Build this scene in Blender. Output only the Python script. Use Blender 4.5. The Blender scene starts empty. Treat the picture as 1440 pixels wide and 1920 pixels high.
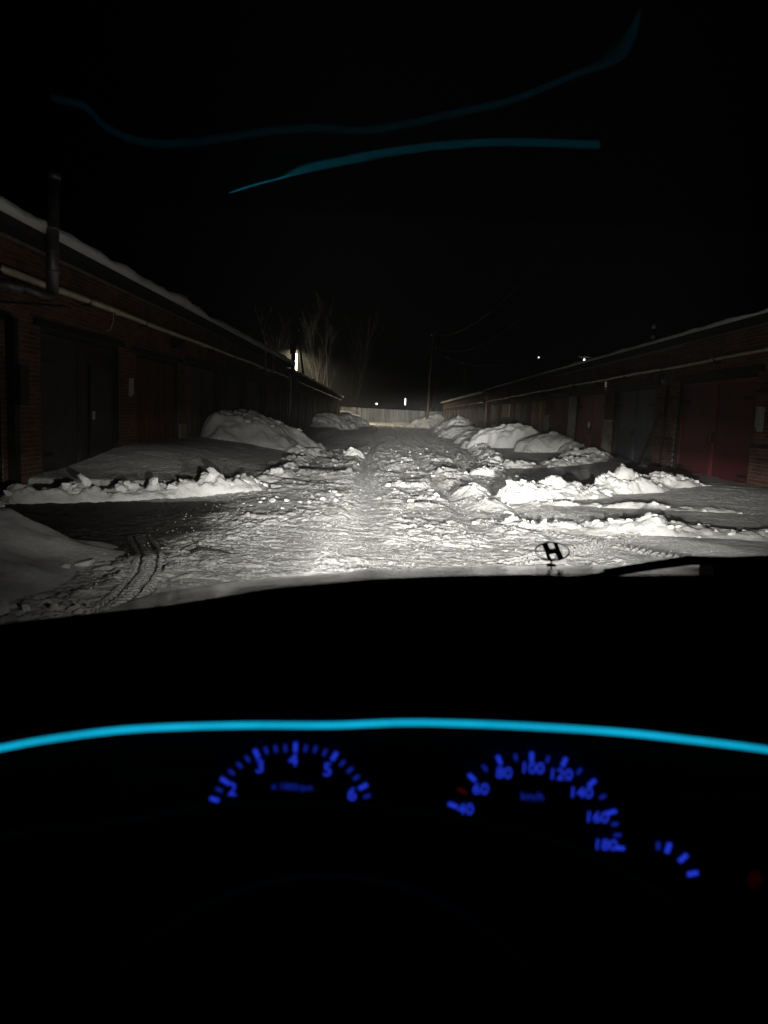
import bpy, bmesh, math, random
import numpy as np
from mathutils import Vector, Matrix

R = math.radians
random.seed(7)
rng = np.random.default_rng(11)
scene = bpy.context.scene
col = scene.collection

# ------------------------------------------------------------------ camera
EYE = Vector((0.0, 0.0, 1.35))
PITCH, YAW, ROLL = R(7.488), R(-0.071), R(2.6)
F = Vector((math.sin(YAW) * math.cos(PITCH), math.cos(YAW) * math.cos(PITCH), -math.sin(PITCH)))
Rt = Vector((math.cos(YAW), -math.sin(YAW), 0))
Up = Rt.cross(F)
R2 = Rt * math.cos(ROLL) + Up * math.sin(ROLL)
U2 = -Rt * math.sin(ROLL) + Up * math.cos(ROLL)
cam_d = bpy.data.cameras.new('camera')
cam = bpy.data.objects.new('camera', cam_d)
col.objects.link(cam)
M = Matrix.Identity(4)
for i in range(3):
    M[i][0], M[i][1], M[i][2], M[i][3] = R2[i], U2[i], -F[i], EYE[i]
cam.matrix_world = M
cam_d.sensor_fit = 'VERTICAL'
cam_d.sensor_height = 36
cam_d.lens = 26
cam_d.clip_start = 0.02
cam_d.clip_end = 1500
cam_d.dof.use_dof = True
cam_d.dof.focus_distance = 14.0
cam_d.dof.aperture_fstop = 5.2
scene.camera = cam

# ------------------------------------------------------------------ world, exposure
world = bpy.data.worlds.new('World')
scene.world = world
world.use_nodes = True
wn = world.node_tree
sky = wn.nodes.new('ShaderNodeTexSky')
sky.sky_type = 'NISHITA'
sky.sun_disc = False
sky.sun_elevation = R(-9)
sky.sun_rotation = R(180)
bg = wn.nodes['Background']
bg.inputs['Strength'].default_value = 0.05
wn.links.new(sky.outputs[0], bg.inputs['Color'])
scene.view_settings.view_transform = 'Standard'
scene.view_settings.look = 'None'
scene.view_settings.exposure = 0.0
scene.view_settings.gamma = 1.0
scene.render.engine = 'CYCLES'
scene.cycles.use_denoising = True
scene.cycles.max_bounces = 6
scene.cycles.diffuse_bounces = 3
scene.cycles.glossy_bounces = 3
scene.cycles.transparent_max_bounces = 8
scene.cycles.volume_bounces = 0
scene.cycles.caustics_reflective = False
scene.cycles.caustics_refractive = False
scene.cycles.sample_clamp_indirect = 4.0

HEAD_ENERGY = 2950.0
STREET_ENERGY = 19000.0
HAZE = 0.0014


# ------------------------------------------------------------------ numpy noise
def _h(ix, iy, s):
    n = (ix.astype(np.int64) * 374761393 + iy.astype(np.int64) * 668265263 + s * 1274126177) & 0xFFFFFFFF
    n = ((n ^ (n >> 13)) * 1274126177) & 0xFFFFFFFF
    n = ((n ^ (n >> 16)) * 2246822519) & 0xFFFFFFFF
    return ((n ^ (n >> 15)) & 0xFFFFFF) / float(0xFFFFFF)


def perlin(x, y, s=0):
    x = np.asarray(x, float); y = np.asarray(y, float)
    ix = np.floor(x); iy = np.floor(y)
    fx = x - ix; fy = y - iy
    u = fx * fx * fx * (fx * (fx * 6 - 15) + 10); v = fy * fy * fy * (fy * (fy * 6 - 15) + 10)
    def g(a, b):
        t = _h(ix + a, iy + b, s) * 6.2831853
        return np.cos(t) * (fx - a) + np.sin(t) * (fy - b)
    return 1.5 * ((g(0, 0) * (1 - u) + g(1, 0) * u) * (1 - v) + (g(0, 1) * (1 - u) + g(1, 1) * u) * v)


def fbm(x, y, s=0, o=4, gain=.5):
    r = 0; a = 1.0; f = 1.0
    for k in range(o):
        r = r + a * perlin(x * f, y * f, s + k * 17); a *= gain; f *= 2.03
    return r


def ridged(x, y, s=0, o=3):
    r = 0; a = 1.0; f = 1.0
    for k in range(o):
        r = r + a * (1 - np.abs(perlin(x * f, y * f, s + k * 13)) * 2); a *= .5; f *= 2.1
    return r


def clumps(x, y, s=0, keep=.7):
    """Lumps of differing size: the highest dome over each point, 0 to about 1."""
    x = np.asarray(x, float); y = np.asarray(y, float)
    ix = np.floor(x); iy = np.floor(y); best = np.zeros_like(x)
    for a in (-1, 0, 1):
        for b in (-1, 0, 1):
            cx, cy = ix + a, iy + b
            px = cx + _h(cx, cy, s); py = cy + _h(cx, cy, s + 5)
            r = .35 + .65 * _h(cx, cy, s + 9)
            on = _h(cx, cy, s + 3) < keep
            t = _h(cx, cy, s + 21) * 3.14
            dx, dy = x - px, y - py
            ex = dx * np.cos(t) + dy * np.sin(t); ey = (-dx * np.sin(t) + dy * np.cos(t)) * (1 + _h(cx, cy, s + 31))
            d2 = (ex * ex + ey * ey) / (r * r)
            best = np.maximum(best, np.where(on, r * np.sqrt(np.clip(1 - d2, 0, 1)), 0))
    return best


def sst(a, b, x):
    t = np.clip((np.asarray(x, float) - a) / (b - a), 0, 1)
    return t * t * (3 - 2 * t)


# ------------------------------------------------------------------ materials
MATS = {}


def newmat(name):
    m = bpy.data.materials.new(name); m.use_nodes = True
    MATS[name] = m
    return m, m.node_tree, m.node_tree.nodes['Principled BSDF']


def mixrgb(nt, fac, a, b, blend='MIX'):
    n = nt.nodes.new('ShaderNodeMix'); n.data_type = 'RGBA'; n.blend_type = blend
    for i, v in ((0, fac), (6, a), (7, b)):
        if hasattr(v, 'is_linked') or isinstance(v, bpy.types.NodeSocket):
            nt.links.new(v, n.inputs[i])
        elif i == 0:
            n.inputs[0].default_value = v
        else:
            n.inputs[i].default_value = (*v, 1)
    return n.outputs[2]


def noise(nt, scale, detail=4, rough=.6, vec=None):
    n = nt.nodes.new('ShaderNodeTexNoise')
    n.inputs['Scale'].default_value = scale; n.inputs['Detail'].default_value = detail; n.inputs['Roughness'].default_value = rough
    if vec is not None:
        nt.links.new(vec, n.inputs['Vector'])
    return n.outputs['Fac']


def ramp(nt, fac, a, b):
    n = nt.nodes.new('ShaderNodeMapRange'); n.interpolation_type = 'SMOOTHSTEP'
    nt.links.new(fac, n.inputs['Value'])
    n.inputs['From Min'].default_value = a; n.inputs['From Max'].default_value = b
    return n.outputs['Result']


def objco(nt):
    return nt.nodes.new('ShaderNodeTexCoord').outputs['Object']


def bump(nt, bsdf, h, strength=.4, dist=.02):
    b = nt.nodes.new('ShaderNodeBump')
    b.inputs['Strength'].default_value = strength; b.inputs['Distance'].default_value = dist
    nt.links.new(h, b.inputs['Height']); nt.links.new(b.outputs[0], bsdf.inputs['Normal'])


def paint(name, c1, c2, scale=3, rough=.6, metal=0, bstr=.25, bscale=25, stretch=None, spec=.35):
    """Worn paint, wood, metal: two colours mixed by noise."""
    m, nt, b = newmat(name)
    v = objco(nt)
    if stretch:
        mp = nt.nodes.new('ShaderNodeMapping'); mp.inputs['Scale'].default_value = stretch
        nt.links.new(v, mp.inputs['Vector']); v = mp.outputs[0]
    f = ramp(nt, noise(nt, scale, 6, .65, v), .35, .7)
    oi = nt.nodes.new('ShaderNodeObjectInfo')
    c = mixrgb(nt, f, c1, c2)
    hs = nt.nodes.new('ShaderNodeHueSaturation'); nt.links.new(c, hs.inputs['Color'])
    mr = nt.nodes.new('ShaderNodeMapRange'); nt.links.new(oi.outputs['Random'], mr.inputs['Value'])
    mr.inputs['To Min'].default_value = .72; mr.inputs['To Max'].default_value = 1.25
    nt.links.new(mr.outputs[0], hs.inputs['Value'])
    nt.links.new(hs.outputs[0], b.inputs['Base Color'])
    b.inputs['Roughness'].default_value = rough; b.inputs['Metallic'].default_value = metal
    b.inputs['Specular IOR Level'].default_value = spec
    bump(nt, b, noise(nt, bscale, 4, .6, v), bstr, .01)
    return m


def snowmat(name, dirt=False, BS=.5):
    m, nt, b = newmat(name)
    g = nt.nodes.new('ShaderNodeNewGeometry').outputs['Position']
    c = mixrgb(nt, ramp(nt, noise(nt, .9, 6, .7, g), .3, .75), (.86, .87, .88), (.74, .735, .72))
    c = mixrgb(nt, ramp(nt, noise(nt, 14, 6, .75, g), .54, .74), c, (.60, .585, .55))
    if dirt:
        at = nt.nodes.new('ShaderNodeAttribute'); at.attribute_name = 'dirt'
        ad = nt.nodes.new('ShaderNodeMath'); ad.operation = 'ADD'
        nz = noise(nt, 9, 8, .75, g)
        nt.links.new(at.outputs['Fac'], ad.inputs[0]); nt.links.new(nz, ad.inputs[1])
        d = ramp(nt, ad.outputs[0], .72, 1.15)
        gr = mixrgb(nt, ramp(nt, noise(nt, 40, 4, .7, g), .4, .7), (.075, .071, .065), (.15, .142, .13))
        c = mixrgb(nt, d, c, gr)
    nt.links.new(c, b.inputs['Base Color'])
    b.inputs['Roughness'].default_value = .62
    b.inputs['Specular IOR Level'].default_value = .3
    h = nt.nodes.new('ShaderNodeMath'); h.operation = 'ADD'
    nt.links.new(noise(nt, 26, 8, .75, g), h.inputs[0]); nt.links.new(noise(nt, 8, 4, .6, g), h.inputs[1])
    bump(nt, b, h.outputs[0], BS, .045)
    return m


def emis(name, c, s):
    m = bpy.data.materials.new(name); m.use_nodes = True; MATS[name] = m
    nt = m.node_tree; nt.nodes.remove(nt.nodes['Principled BSDF'])
    e = nt.nodes.new('ShaderNodeEmission'); e.inputs[0].default_value = (*c, 1); e.inputs[1].default_value = s
    nt.links.new(e.outputs[0], nt.nodes['Material Output'].inputs[0])
    return m


def brickmat(name, c1, c2):
    m, nt, b = newmat(name)
    oi = nt.nodes.new('ShaderNodeObjectInfo'); ge = nt.nodes.new('ShaderNodeNewGeometry')
    ad = nt.nodes.new('ShaderNodeMath'); ad.operation = 'ADD'
    nt.links.new(oi.outputs['Random'], ad.inputs[0]); nt.links.new(ge.outputs['Random Per Island'], ad.inputs[1])
    fr = nt.nodes.new('ShaderNodeMath'); fr.operation = 'FRACT'; nt.links.new(ad.outputs[0], fr.inputs[0])
    c = mixrgb(nt, fr.outputs[0], c1, c2)
    c = mixrgb(nt, ramp(nt, noise(nt, 1.2, 6, .7, ge.outputs['Position']), .45, .75), c, (.05, .042, .036))
    c = mixrgb(nt, ramp(nt, noise(nt, 22, 4, .7, ge.outputs['Position']), .62, .75), c, (.30, .27, .24))
    nt.links.new(c, b.inputs['Base Color']); b.inputs['Roughness'].default_value = .85
    b.inputs['Specular IOR Level'].default_value = .15
    bump(nt, b, noise(nt, 60, 4, .6, ge.outputs['Position']), .5, .01)
    return m


def farbrick(name, c1, c2):
    m, nt, b = newmat(name)
    g = nt.nodes.new('ShaderNodeNewGeometry').outputs['Position']
    s = nt.nodes.new('ShaderNodeSeparateXYZ'); nt.links.new(g, s.inputs[0])
    k = nt.nodes.new('ShaderNodeCombineXYZ'); nt.links.new(s.outputs[1], k.inputs[0]); nt.links.new(s.outputs[2], k.inputs[1])
    t = nt.nodes.new('ShaderNodeTexBrick'); nt.links.new(k.outputs[0], t.inputs['Vector'])
    t.inputs['Color1'].default_value = (*c1, 1); t.inputs['Color2'].default_value = (*c2, 1); t.inputs['Mortar'].default_value = (.2, .19, .17, 1)
    t.inputs['Scale'].default_value = 1; t.inputs['Brick Width'].default_value = .26; t.inputs['Row Height'].default_value = .075; t.inputs['Mortar Size'].default_value = .006
    c = mixrgb(nt, ramp(nt, noise(nt, .8, 6, .7, g), .4, .75), t.outputs['Color'], (.05, .043, .037))
    nt.links.new(c, b.inputs['Base Color']); b.inputs['Roughness'].default_value = .9
    b.inputs['Specular IOR Level'].default_value = .1
    bump(nt, b, t.outputs['Fac'], -.6, .01)
    return m


SNOW = snowmat('snow'); SNOWG = snowmat('ground_snow', True, .85)
MORTAR = paint('mortar', (.27, .255, .23), (.16, .15, .135), 4, .95, 0, .4, 60)
BRICK = brickmat('red_brick', (.115, .058, .042), (.19, .10, .068))
BRICKP = brickmat('whitewashed_brick', (.42, .40, .36), (.55, .52, .46))
FARBR = farbrick('brick_courses', (.13, .065, .045), (.20, .105, .07))
STEELDARK = paint('dark_steel_paint', (.030, .027, .024), (.055, .047, .038), 2.5, .55, 0, .2, 18)
PLANKBR = paint('brown_boards', (.13, .060, .032), (.065, .035, .022), 5, .75, 0, .5, 20, (1, 6, .6))
PLANKGR = paint('grey_boards', (.17, .15, .115), (.08, .072, .06), 5, .8, 0, .5, 20, (1, 6, .6))
PLANKPALE = paint('pale_boards', (.30, .25, .17), (.14, .12, .09), 5, .8, 0, .5, 20, (1, 6, .6))
REDP = paint('red_paint', (.165, .036, .038), (.12, .030, .031), 1.5, .5, 0, .15, 12)
REDDK = paint('dark_red_paint', (.15, .045, .045), (.10, .033, .033), 2, .55, 0, .2, 12)
BLUEGR = paint('blue_grey_paint', (.075, .08, .095), (.05, .053, .062), 1.5, .5, 0, .15, 12)
OCHRE = paint('ochre_paint', (.30, .19, .06), (.17, .11, .045), 2, .6, 0, .2, 12)
IRON = paint('black_iron', (.020, .019, .018), (.035, .03, .026), 8, .6, .3, .2, 30)
ZINC = paint('zinc', (.50, .49, .46), (.33, .32, .30), 4, .38, .85, .12, 20)
PIPEM = paint('pipe_paint', (.80, .72, .52), (.62, .55, .39), 3, .25, .25, .10, 30, None, .7)
DUCTM = paint('duct_metal', (.22, .215, .21), (.14, .135, .13), 3, .45, .6, .15, 12)
ROOFM = paint('roof_felt', (.035, .033, .03), (.02, .02, .02), 5, .9, 0, .4, 25)
PAPER = paint('paper', (.60, .59, .55), (.40, .39, .36), 14, .8, 0, .1, 40)
FENCEM = paint('fence_boards', (.34, .355, .37), (.19, .20, .21), 4, .8, 0, .4, 20, (6, 1, .6))
WOOD = paint('pole_wood', (.11, .09, .07), (.06, .05, .042), 5, .85, 0, .5, 18, (5, 5, .6))
CONC = paint('pole_concrete', (.16, .155, .14), (.11, .105, .095), 4, .85, 0, .3, 30)
BARK = paint('birch_bark', (.042, .040, .037), (.022, .021, .02), 4, .85, 0, .4, 14, (3, 3, 1))
WHITEPOR = paint('porcelain', (.6, .6, .57), (.5, .5, .47), 5, .3)
ORANGEBOARD = paint('plywood', (.50, .40, .26), (.38, .30, .19), 3, .7, 0, .2, 20)
CARP = paint('parked_car_paint', (.10, .10, .11), (.07, .07, .08), 3, .35, .2, .05, 8)
GLASSD = paint('dark_glass', (.02, .02, .022), (.03, .03, .03), 3, .1, 0, .02, 5, None, .6)
RUBBER = paint('rubber', (.018, .018, .018), (.026, .025, .024), 10, .85, 0, .3, 40)
TRIM = paint('black_trim', (.012, .012, .0125), (.018, .018, .018), 6, .62, 0, .15, 140, None, .25)
TRIMG = paint('satin_black_trim', (.008, .008, .008), (.010, .010, .010), 6, .38, 0, .05, 60, None, .35)
SHEENBAR = paint('sheen_bar_grey', (.045, .042, .038), (.03, .028, .026), 9, .5, 0, .2, 60, None, .4)  # lighter grey imitating a sheen on the dash top
HOODM = paint('hood_paint', (.05, .05, .052), (.10, .10, .10), 6, .13, .0, .10, 30, None, .9)
CHROME = paint('emblem_metal', (.05, .05, .05), (.04, .04, .04), 6, .3, .8, .05, 40)
STRIPM = emis('cyan_strip_light', (.004, .38, .62), 1.05)
_nt = STRIPM.node_tree; _n = noise(_nt, 14, 3, .6, objco(_nt)); _r = _nt.nodes.new('ShaderNodeMapRange'); _nt.links.new(_n, _r.inputs['Value'])
_r.inputs['From Min'].default_value = .3; _r.inputs['From Max'].default_value = .7; _r.inputs['To Min'].default_value = .82; _r.inputs['To Max'].default_value = 1.15
_nt.links.new(_r.outputs[0], [q for q in _nt.nodes if q.type == 'EMISSION'][0].inputs[1])
STRIPB = emis('reflection_wire_bright', (.01, .42, .58), 1.5)  # glow of the unseen wires added for the windscreen reflections
STRIPC = emis('reflection_wire_dim', (.01, .30, .44), .8)
BLUEE = emis('gauge_blue', (.020, .050, .85), .68)
BLUED = emis('gauge_blue_dim', (.018, .045, .72), .32)
REDE = emis('needle_red', (.4, .01, .01), .09)
LAMPW = emis('lamp_bulb_white', (1, .93, .75), 90)
LAMPF = emis('far_lamp_bulb', (1, .95, .8), 3.5)

# ------------------------------------------------------------------ mesh helpers
DATA = {}


class MB:
    def __init__(s):
        s.v = []; s.f = []

    def add(s, vs, fs):
        o = len(s.v); s.v += [tuple(p) for p in vs]; s.f += [tuple(i + o for i in f) for f in fs]
        return s

    def box(s, x0, x1, y0, y1, z0, z1):
        return s.add([(x0, y0, z0), (x1, y0, z0), (x1, y1, z0), (x0, y1, z0), (x0, y0, z1), (x1, y0, z1), (x1, y1, z1), (x0, y1, z1)],
                     [(0, 3, 2, 1), (4, 5, 6, 7), (0, 1, 5, 4), (1, 2, 6, 5), (2, 3, 7, 6), (3, 0, 4, 7)])

    def tube(s, pts, r, seg=8, cap=True):
        pts = [Vector(p) for p in pts]; n = len(pts)
        rs = list(r) if hasattr(r, '__len__') else [r] * n
        t0 = (pts[1] - pts[0]).normalized()
        a = t0.orthogonal().normalized(); vs = []; fs = []
        for i in range(n):
            t = (pts[min(i + 1, n - 1)] - pts[max(i - 1, 0)]).normalized()
            a = (a - t * a.dot(t)).normalized(); b = t.cross(a)
            for k in range(seg):
                w = 2 * math.pi * k / seg
                vs.append(pts[i] + (a * math.cos(w) + b * math.sin(w)) * rs[i])
        for i in range(n - 1):
            for k in range(seg):
                k2 = (k + 1) % seg
                fs.append((i * seg + k, i * seg + k2, (i + 1) * seg + k2, (i + 1) * seg + k))
        if cap:
            fs.append(tuple(range(seg - 1, -1, -1))); fs.append(tuple((n - 1) * seg + k for k in range(seg)))
        return s.add(vs, fs)

    def prism(s, poly, axis, d0, d1):
        """Extrude a 2D polygon: axis 'y' takes (x,z), 'x' takes (y,z), 'z' takes (x,y)."""
        def P(p, d):
            return {'y': (p[0], d, p[1]), 'x': (d, p[0], p[1]), 'z': (p[0], p[1], d)}[axis]
        n = len(poly)
        return s.add([P(p, d0) for p in poly] + [P(p, d1) for p in poly],
                     [tuple(range(n)), tuple(range(2 * n - 1, n - 1, -1))] + [(i, i + n, (i + 1) % n + n, (i + 1) % n) for i in range(n)])

    def grid(s, fn, us, vs_):
        nu, nv = len(us), len(vs_)
        return s.add([fn(u, v) for u in us for v in vs_],
                     [(i * nv + j, (i + 1) * nv + j, (i + 1) * nv + j + 1, i * nv + j + 1) for i in range(nu - 1) for j in range(nv - 1)])

    def mesh(s, name, mat, off=(0, 0, 0), smooth=False):
        me = bpy.data.meshes.new(name)
        me.from_pydata([(a - off[0], b - off[1], c - off[2]) for a, b, c in s.v], [], s.f)
        bm = bmesh.new(); bm.from_mesh(me); bmesh.ops.recalc_face_normals(bm, faces=bm.faces); bm.to_mesh(me); bm.free()
        if smooth:
            me.polygons.foreach_set('use_smooth', [True] * len(me.polygons))
        me.materials.append(mat)
        return me

    def build(s, name, mat, parent=None, smooth=False):
        off = origin(parent)
        return link(name, s.mesh(name, mat, off, smooth), parent)


def smooth_line(P, k=4):
    out = []
    for i in range(len(P) - 1):
        p0, p1, p2, p3 = [Vector(P[max(0, min(len(P) - 1, j))]) for j in (i - 1, i, i + 1, i + 2)]
        for t in range(k):
            u = t / k
            out.append(tuple(.5 * ((2 * p1) + (p2 - p0) * u + (2 * p0 - 5 * p1 + 4 * p2 - p3) * u * u + (3 * p1 - p0 - 3 * p2 + p3) * u ** 3)))
    return out + [P[-1]]


def origin(p):
    o = Vector((0, 0, 0))
    while p is not None:
        o += p.location; p = p.parent
    return o


def link(name, data, parent=None, loc=None, rot=None, scl=None):
    o = bpy.data.objects.new(name, data); col.objects.link(o)
    o.parent = parent
    if loc is not None:
        o.location = Vector(loc) - origin(parent)
    if rot is not None:
        o.rotation_euler = rot
    if scl is not None:
        o.scale = scl
    return o


def tag(o, label=None, cat=None, group=None, kind=None):
    if label: o['label'] = label
    if cat: o['category'] = cat
    if group: o['group'] = group
    if kind: o['kind'] = kind
    return o


def thing(name, label, cat, loc, group=None):
    o = bpy.data.objects.new(name, None); col.objects.link(o); o.location = loc
    o.empty_display_size = .2
    return tag(o, label, cat, group)


def npmesh(name, V, Fc, mat, off=(0, 0, 0), attr=None):
    me = bpy.data.meshes.new(name)
    V = np.asarray(V, np.float32) - np.asarray(off, np.float32); Fc = np.asarray(Fc, np.int32)
    me.vertices.add(len(V)); me.vertices.foreach_set('co', V.ravel())
    n = Fc.shape[1]
    me.loops.add(Fc.size); me.loops.foreach_set('vertex_index', Fc.ravel())
    me.polygons.add(len(Fc)); me.polygons.foreach_set('loop_start', np.arange(0, Fc.size, n, dtype=np.int32))
    me.update(calc_edges=True)
    me.polygons.foreach_set('use_smooth', np.ones(len(Fc), bool))
    if attr is not None:
        a = me.attributes.new(attr[0], 'FLOAT', 'POINT'); a.data.foreach_set('value', np.asarray(attr[1], np.float32))
    me.materials.append(mat); me.validate()
    return me


def gridfaces(nu, nv, o=0):
    i, j = np.meshgrid(np.arange(nu - 1), np.arange(nv - 1), indexing='ij')
    a = (i * nv + j).ravel() + o
    return np.stack([a, a + nv, a + nv + 1, a + 1], 1)


# ------------------------------------------------------------------ the ground: snow-covered lane
XL, XR = -5.8, 7.4


def xl(y):
    return np.interp(y, [0, 11.8, 12.6, 22, 40, 80, 110], [-9, -6, -2.0, -2.35, -3.2, -3.6, -7])


def xr(y):
    return np.interp(y, [0, 7, 9, 12, 20, 35, 80, 110], [6, 4, 2.2, 1.9, 2.6, 3.6, 4.2, 7])


def base_h(x, y):
    """The broad lie of the snow."""
    x = np.asarray(x, float); y = np.asarray(y, float)
    b = .0012 * np.clip(y - 30, 0, 200)
    wob = .25 * perlin(x * .4, y * .5, 3)
    L = sst(.05, .55, xl(y) - x + wob)
    apron = .10 + .34 * sst(-2.4, -5.4, x) * sst(12.6, 17.5, y) * sst(30, 22, y) + .10 * sst(26, 40, y)
    Rr = sst(.0, .7, x - xr(y) + wob)
    rs = .07 + .22 * sst(3, 7.2, x) * sst(8, 14, y)
    b = b + L * apron + Rr * rs
    b = b + .03 * perlin(x * .35, y * .22, 8)
    near_left = sst(-1.2, -3.2, x) * sst(12.2, 11, y)
    return b - .06 * near_left


def track(x, y, pts, w):
    """Signed offset across and length along a polyline track; mask inside it."""
    best = np.full_like(x, 9.0); al = np.zeros_like(x); L = 0
    for (ax, ay), (bx, by) in zip(pts[:-1], pts[1:]):
        dx, dy = bx - ax, by - ay; l = math.hypot(dx, dy)
        t = np.clip(((x - ax) * dx + (y - ay) * dy) / l / l, 0, 1)
        ox, oy = x - ax - t * dx, y - ay - t * dy
        sg = np.sign(dx * (y - ay) - dy * (x - ax))
        d = np.hypot(ox, oy) * sg
        m = np.abs(d) < np.abs(best)
        best = np.where(m, d, best); al = np.where(m, L + t * l, al); L += l
    return best, al, sst(w, w * .8, np.abs(best))


def dirt_mask(x, y):
    d = sst(-1.4, -2.9, x + .35 * perlin(x * .8, y * 1.1, 77)) * sst(6.1, 7.2, y + .5 * perlin(x * .9, y, 78) - .30 * (x + 2.3)) * sst(11.0, 10.2, y - .18 * (x + 4) + .25 * perlin(x, y, 79))
    return np.clip(d, 0, 1)


def ground_h(x, y, detail=True):
    b = base_h(x, y)
    road = sst(-.1, .35, x - xl(y)) * sst(-.1, .5, xr(y) - x)
    rough = np.clip(.35 + .65 * road, 0, 1)
    dm = dirt_mask(x, y)
    # wheel ruts along the lane
    rut = np.zeros_like(b); flat = np.zeros_like(b)
    for c, w, d in ((-.34, .17, .06), (1.2, .15, .045), (2.15, .13, .04)):
        cc = c + .12 * np.sin(y * .21 + c) - .012 * (y - 8) + .05 * perlin(y * .5, y * 0 + c * 7, 4)
        k = np.exp(-((x - cc) / w) ** 2) * sst(7.5, 9.5, y)
        rut = rut - d * k + .5 * d * np.exp(-((np.abs(x - cc) - 1.9 * w) / (.6 * w)) ** 2) * sst(7.5, 9.5, y)
        flat = np.maximum(flat, k)
    # churned heaps between the ruts
    mnd = sst(10.2, 11.5, y) * sst(30, 17, y)
    heap = mnd * np.clip(fbm(x * .9, y * .55, 41, 3) + .22, 0, 1) * (sst(-.15, .35, x) * sst(2.6, 1.9, x) + .55 * sst(-.5, -.8, x) * sst(-2.4, -1.8, x))
    far_ch = sst(17, 24, y) * 1.25
    amp = rough * (1 - .75 * flat) * (1 - .55 * dm)
    smooth_r = sst(2.0, 3.2, x) * sst(12.5, 11, y)
    amp = amp * (1 - .75 * smooth_r)
    z = b + .55 * rut * rough + .13 * heap * amp
    # plates and crumbs pushed up by tyres
    wx = x + .10 * fbm(x * 2.1, y * 2.1, 131, 3); wy = y + .10 * fbm(x * 2.1, y * 2.1, 137, 3)
    patch = sst(-.25, .35, fbm(x * .8, y * .6, 141, 3))                # loose against packed areas
    c1 = clumps(wx * 2.4, wy * 2.0, 51, .5); c2 = clumps(wx * 6.5, wy * 5.5, 61, .55); c3 = clumps(wx * 16, wy * 14, 71, .6)
    loose = .25 + .75 * patch
    z = z + amp * (.055 * c1 * (.08 + 1.2 * heap + .8 * far_ch) + (.014 * loose + .06 * heap + .02 * far_ch) * c2 + .012 * loose * c3)
    bil = np.abs(fbm(wx * 3.1, wy * 4.2, 21, 5, .62))
    z = z + amp * loose * (.034 * bil + .010 * fbm(wx * 11, wy * 11, 25, 3, .6))
    z = z + amp * .012 * fbm(x * 1.3, y * 1.6, 28, 3)
    z = z + (1 - amp) * (.010 * fbm(x * 1.3, y * 2.1, 91, 3) + .0015 * fbm(x * 12, y * 12, 93, 3))
    cr = np.abs(perlin(wx * 5.5, wy * 7.0, 151)); z = z - amp * .011 * sst(.16, .0, cr) * (.4 + .6 * loose)
    cr = np.abs(perlin(wx * 11, wy * 14, 152)); z = z - amp * .008 * sst(.2, .0, cr)
    # cross drag marks on the packed snow close to the car
    z = z + amp * .012 * sst(12, 9, y) * sst(.05, .2, perlin(wx * .9, wy * 6, 95)) * (.5 + perlin(x * 4, y * 4, 96))
    # tyre prints
    for pts, w, pitch in ((((-2.55, 7.6), (-2.15, 6.7), (-1.92, 5.9), (-1.80, 5.1), (-1.78, 4.2)), .15, .085),
                          (((1.3, 9.9), (2.2, 8.8), (3.0, 7.7), (3.9, 6.6)), .12, .08),
                          (((1.2, 7.0), (2.1, 7.9), (3.1, 8.9), (4.2, 9.6)), .12, .08)):
        d, al, m = track(x, y, pts, w)
        tread = np.where((((al + np.abs(d) * .8) / pitch) % 1) < .5, .026, -.008) * (np.abs(np.abs(d) - w * .45) > .012)
        z = z * (1 - m) + m * (b + .006 + tread)
        z = z + .008 * np.exp(-((np.abs(d) - w * 1.25) / (w * .35)) ** 2) * (.5 + .8 * c2)
    return z


def gh(x, y):
    return float(ground_h(np.array([float(x)]), np.array([float(y)]))[0])


Vs = []; Fs = []; Ds = []; cnt = 0
ynear = [3.9]
while ynear[-1] < 26:
    ynear.append(ynear[-1] * (1.0021 if ynear[-1] < 9 else 1.0038))
yfar = [25.8]
while yfar[-1] < 118:
    yfar.append(yfar[-1] * 1.0062)
for ya, xa, dz in ((np.array(ynear), np.arange(-6.1, 7.7, .0165), 0), (np.array(yfar), np.arange(-8.2, 9.6, .055), -.012)):
    Y, X = np.meshgrid(ya, xa, indexing='ij')
    Z = ground_h(X.ravel(), Y.ravel()) + dz
    Vs.append(np.stack([X.ravel(), Y.ravel(), Z], 1)); Fs.append(gridfaces(len(ya), len(xa), cnt)); Ds.append(dirt_mask(X.ravel(), Y.ravel())); cnt += Z.size
# the rest of the land out to the horizon, a little lower
ya = np.array([-60., -20, 0, 3.9, 20, 60, 110, 117, 150, 200, 300, 400]); xa = np.array([-200., -120, -60, -30, -12, -6.0, 0, 7.6, 14, 40, 80, 120, 200])
Y, X = np.meshgrid(ya, xa, indexing='ij')
Z = -.16 + .0012 * np.clip(Y - 30, 0, 200) * 1.0
Vs.append(np.stack([X.ravel(), Y.ravel(), Z.ravel()], 1)); Fs.append(gridfaces(len(ya), len(xa), cnt)); Ds.append(np.zeros(X.size))
ground = link('ground', npmesh('ground', np.concatenate(Vs), np.concatenate(Fs), SNOWG, attr=('dirt', np.concatenate(Ds))))
tag(ground, 'trampled snow covering the lane between the garage rows', None, None, 'structure')

# ------------------------------------------------------------------ loose clods of snow
CLODS = []
for k in range(10):
    bm = bmesh.new()
    rr = random.Random(100 + k)
    for i in range(15):
        v = Vector((rr.gauss(0, 1), rr.gauss(0, 1), rr.gauss(0, 1))).normalized() * (.8 + .35 * rr.random())
        bm.verts.new((v.x * (1 + .3 * rr.random()), v.y, v.z * .72))
    bmesh.ops.convex_hull(bm, input=bm.verts)
    for v in [v for v in bm.verts if not v.link_faces]:
        bm.verts.remove(v)
    me = bpy.data.meshes.new('clod'); bm.to_mesh(me); bm.free()
    me.materials.append(SNOW); CLODS.append(me)


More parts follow.
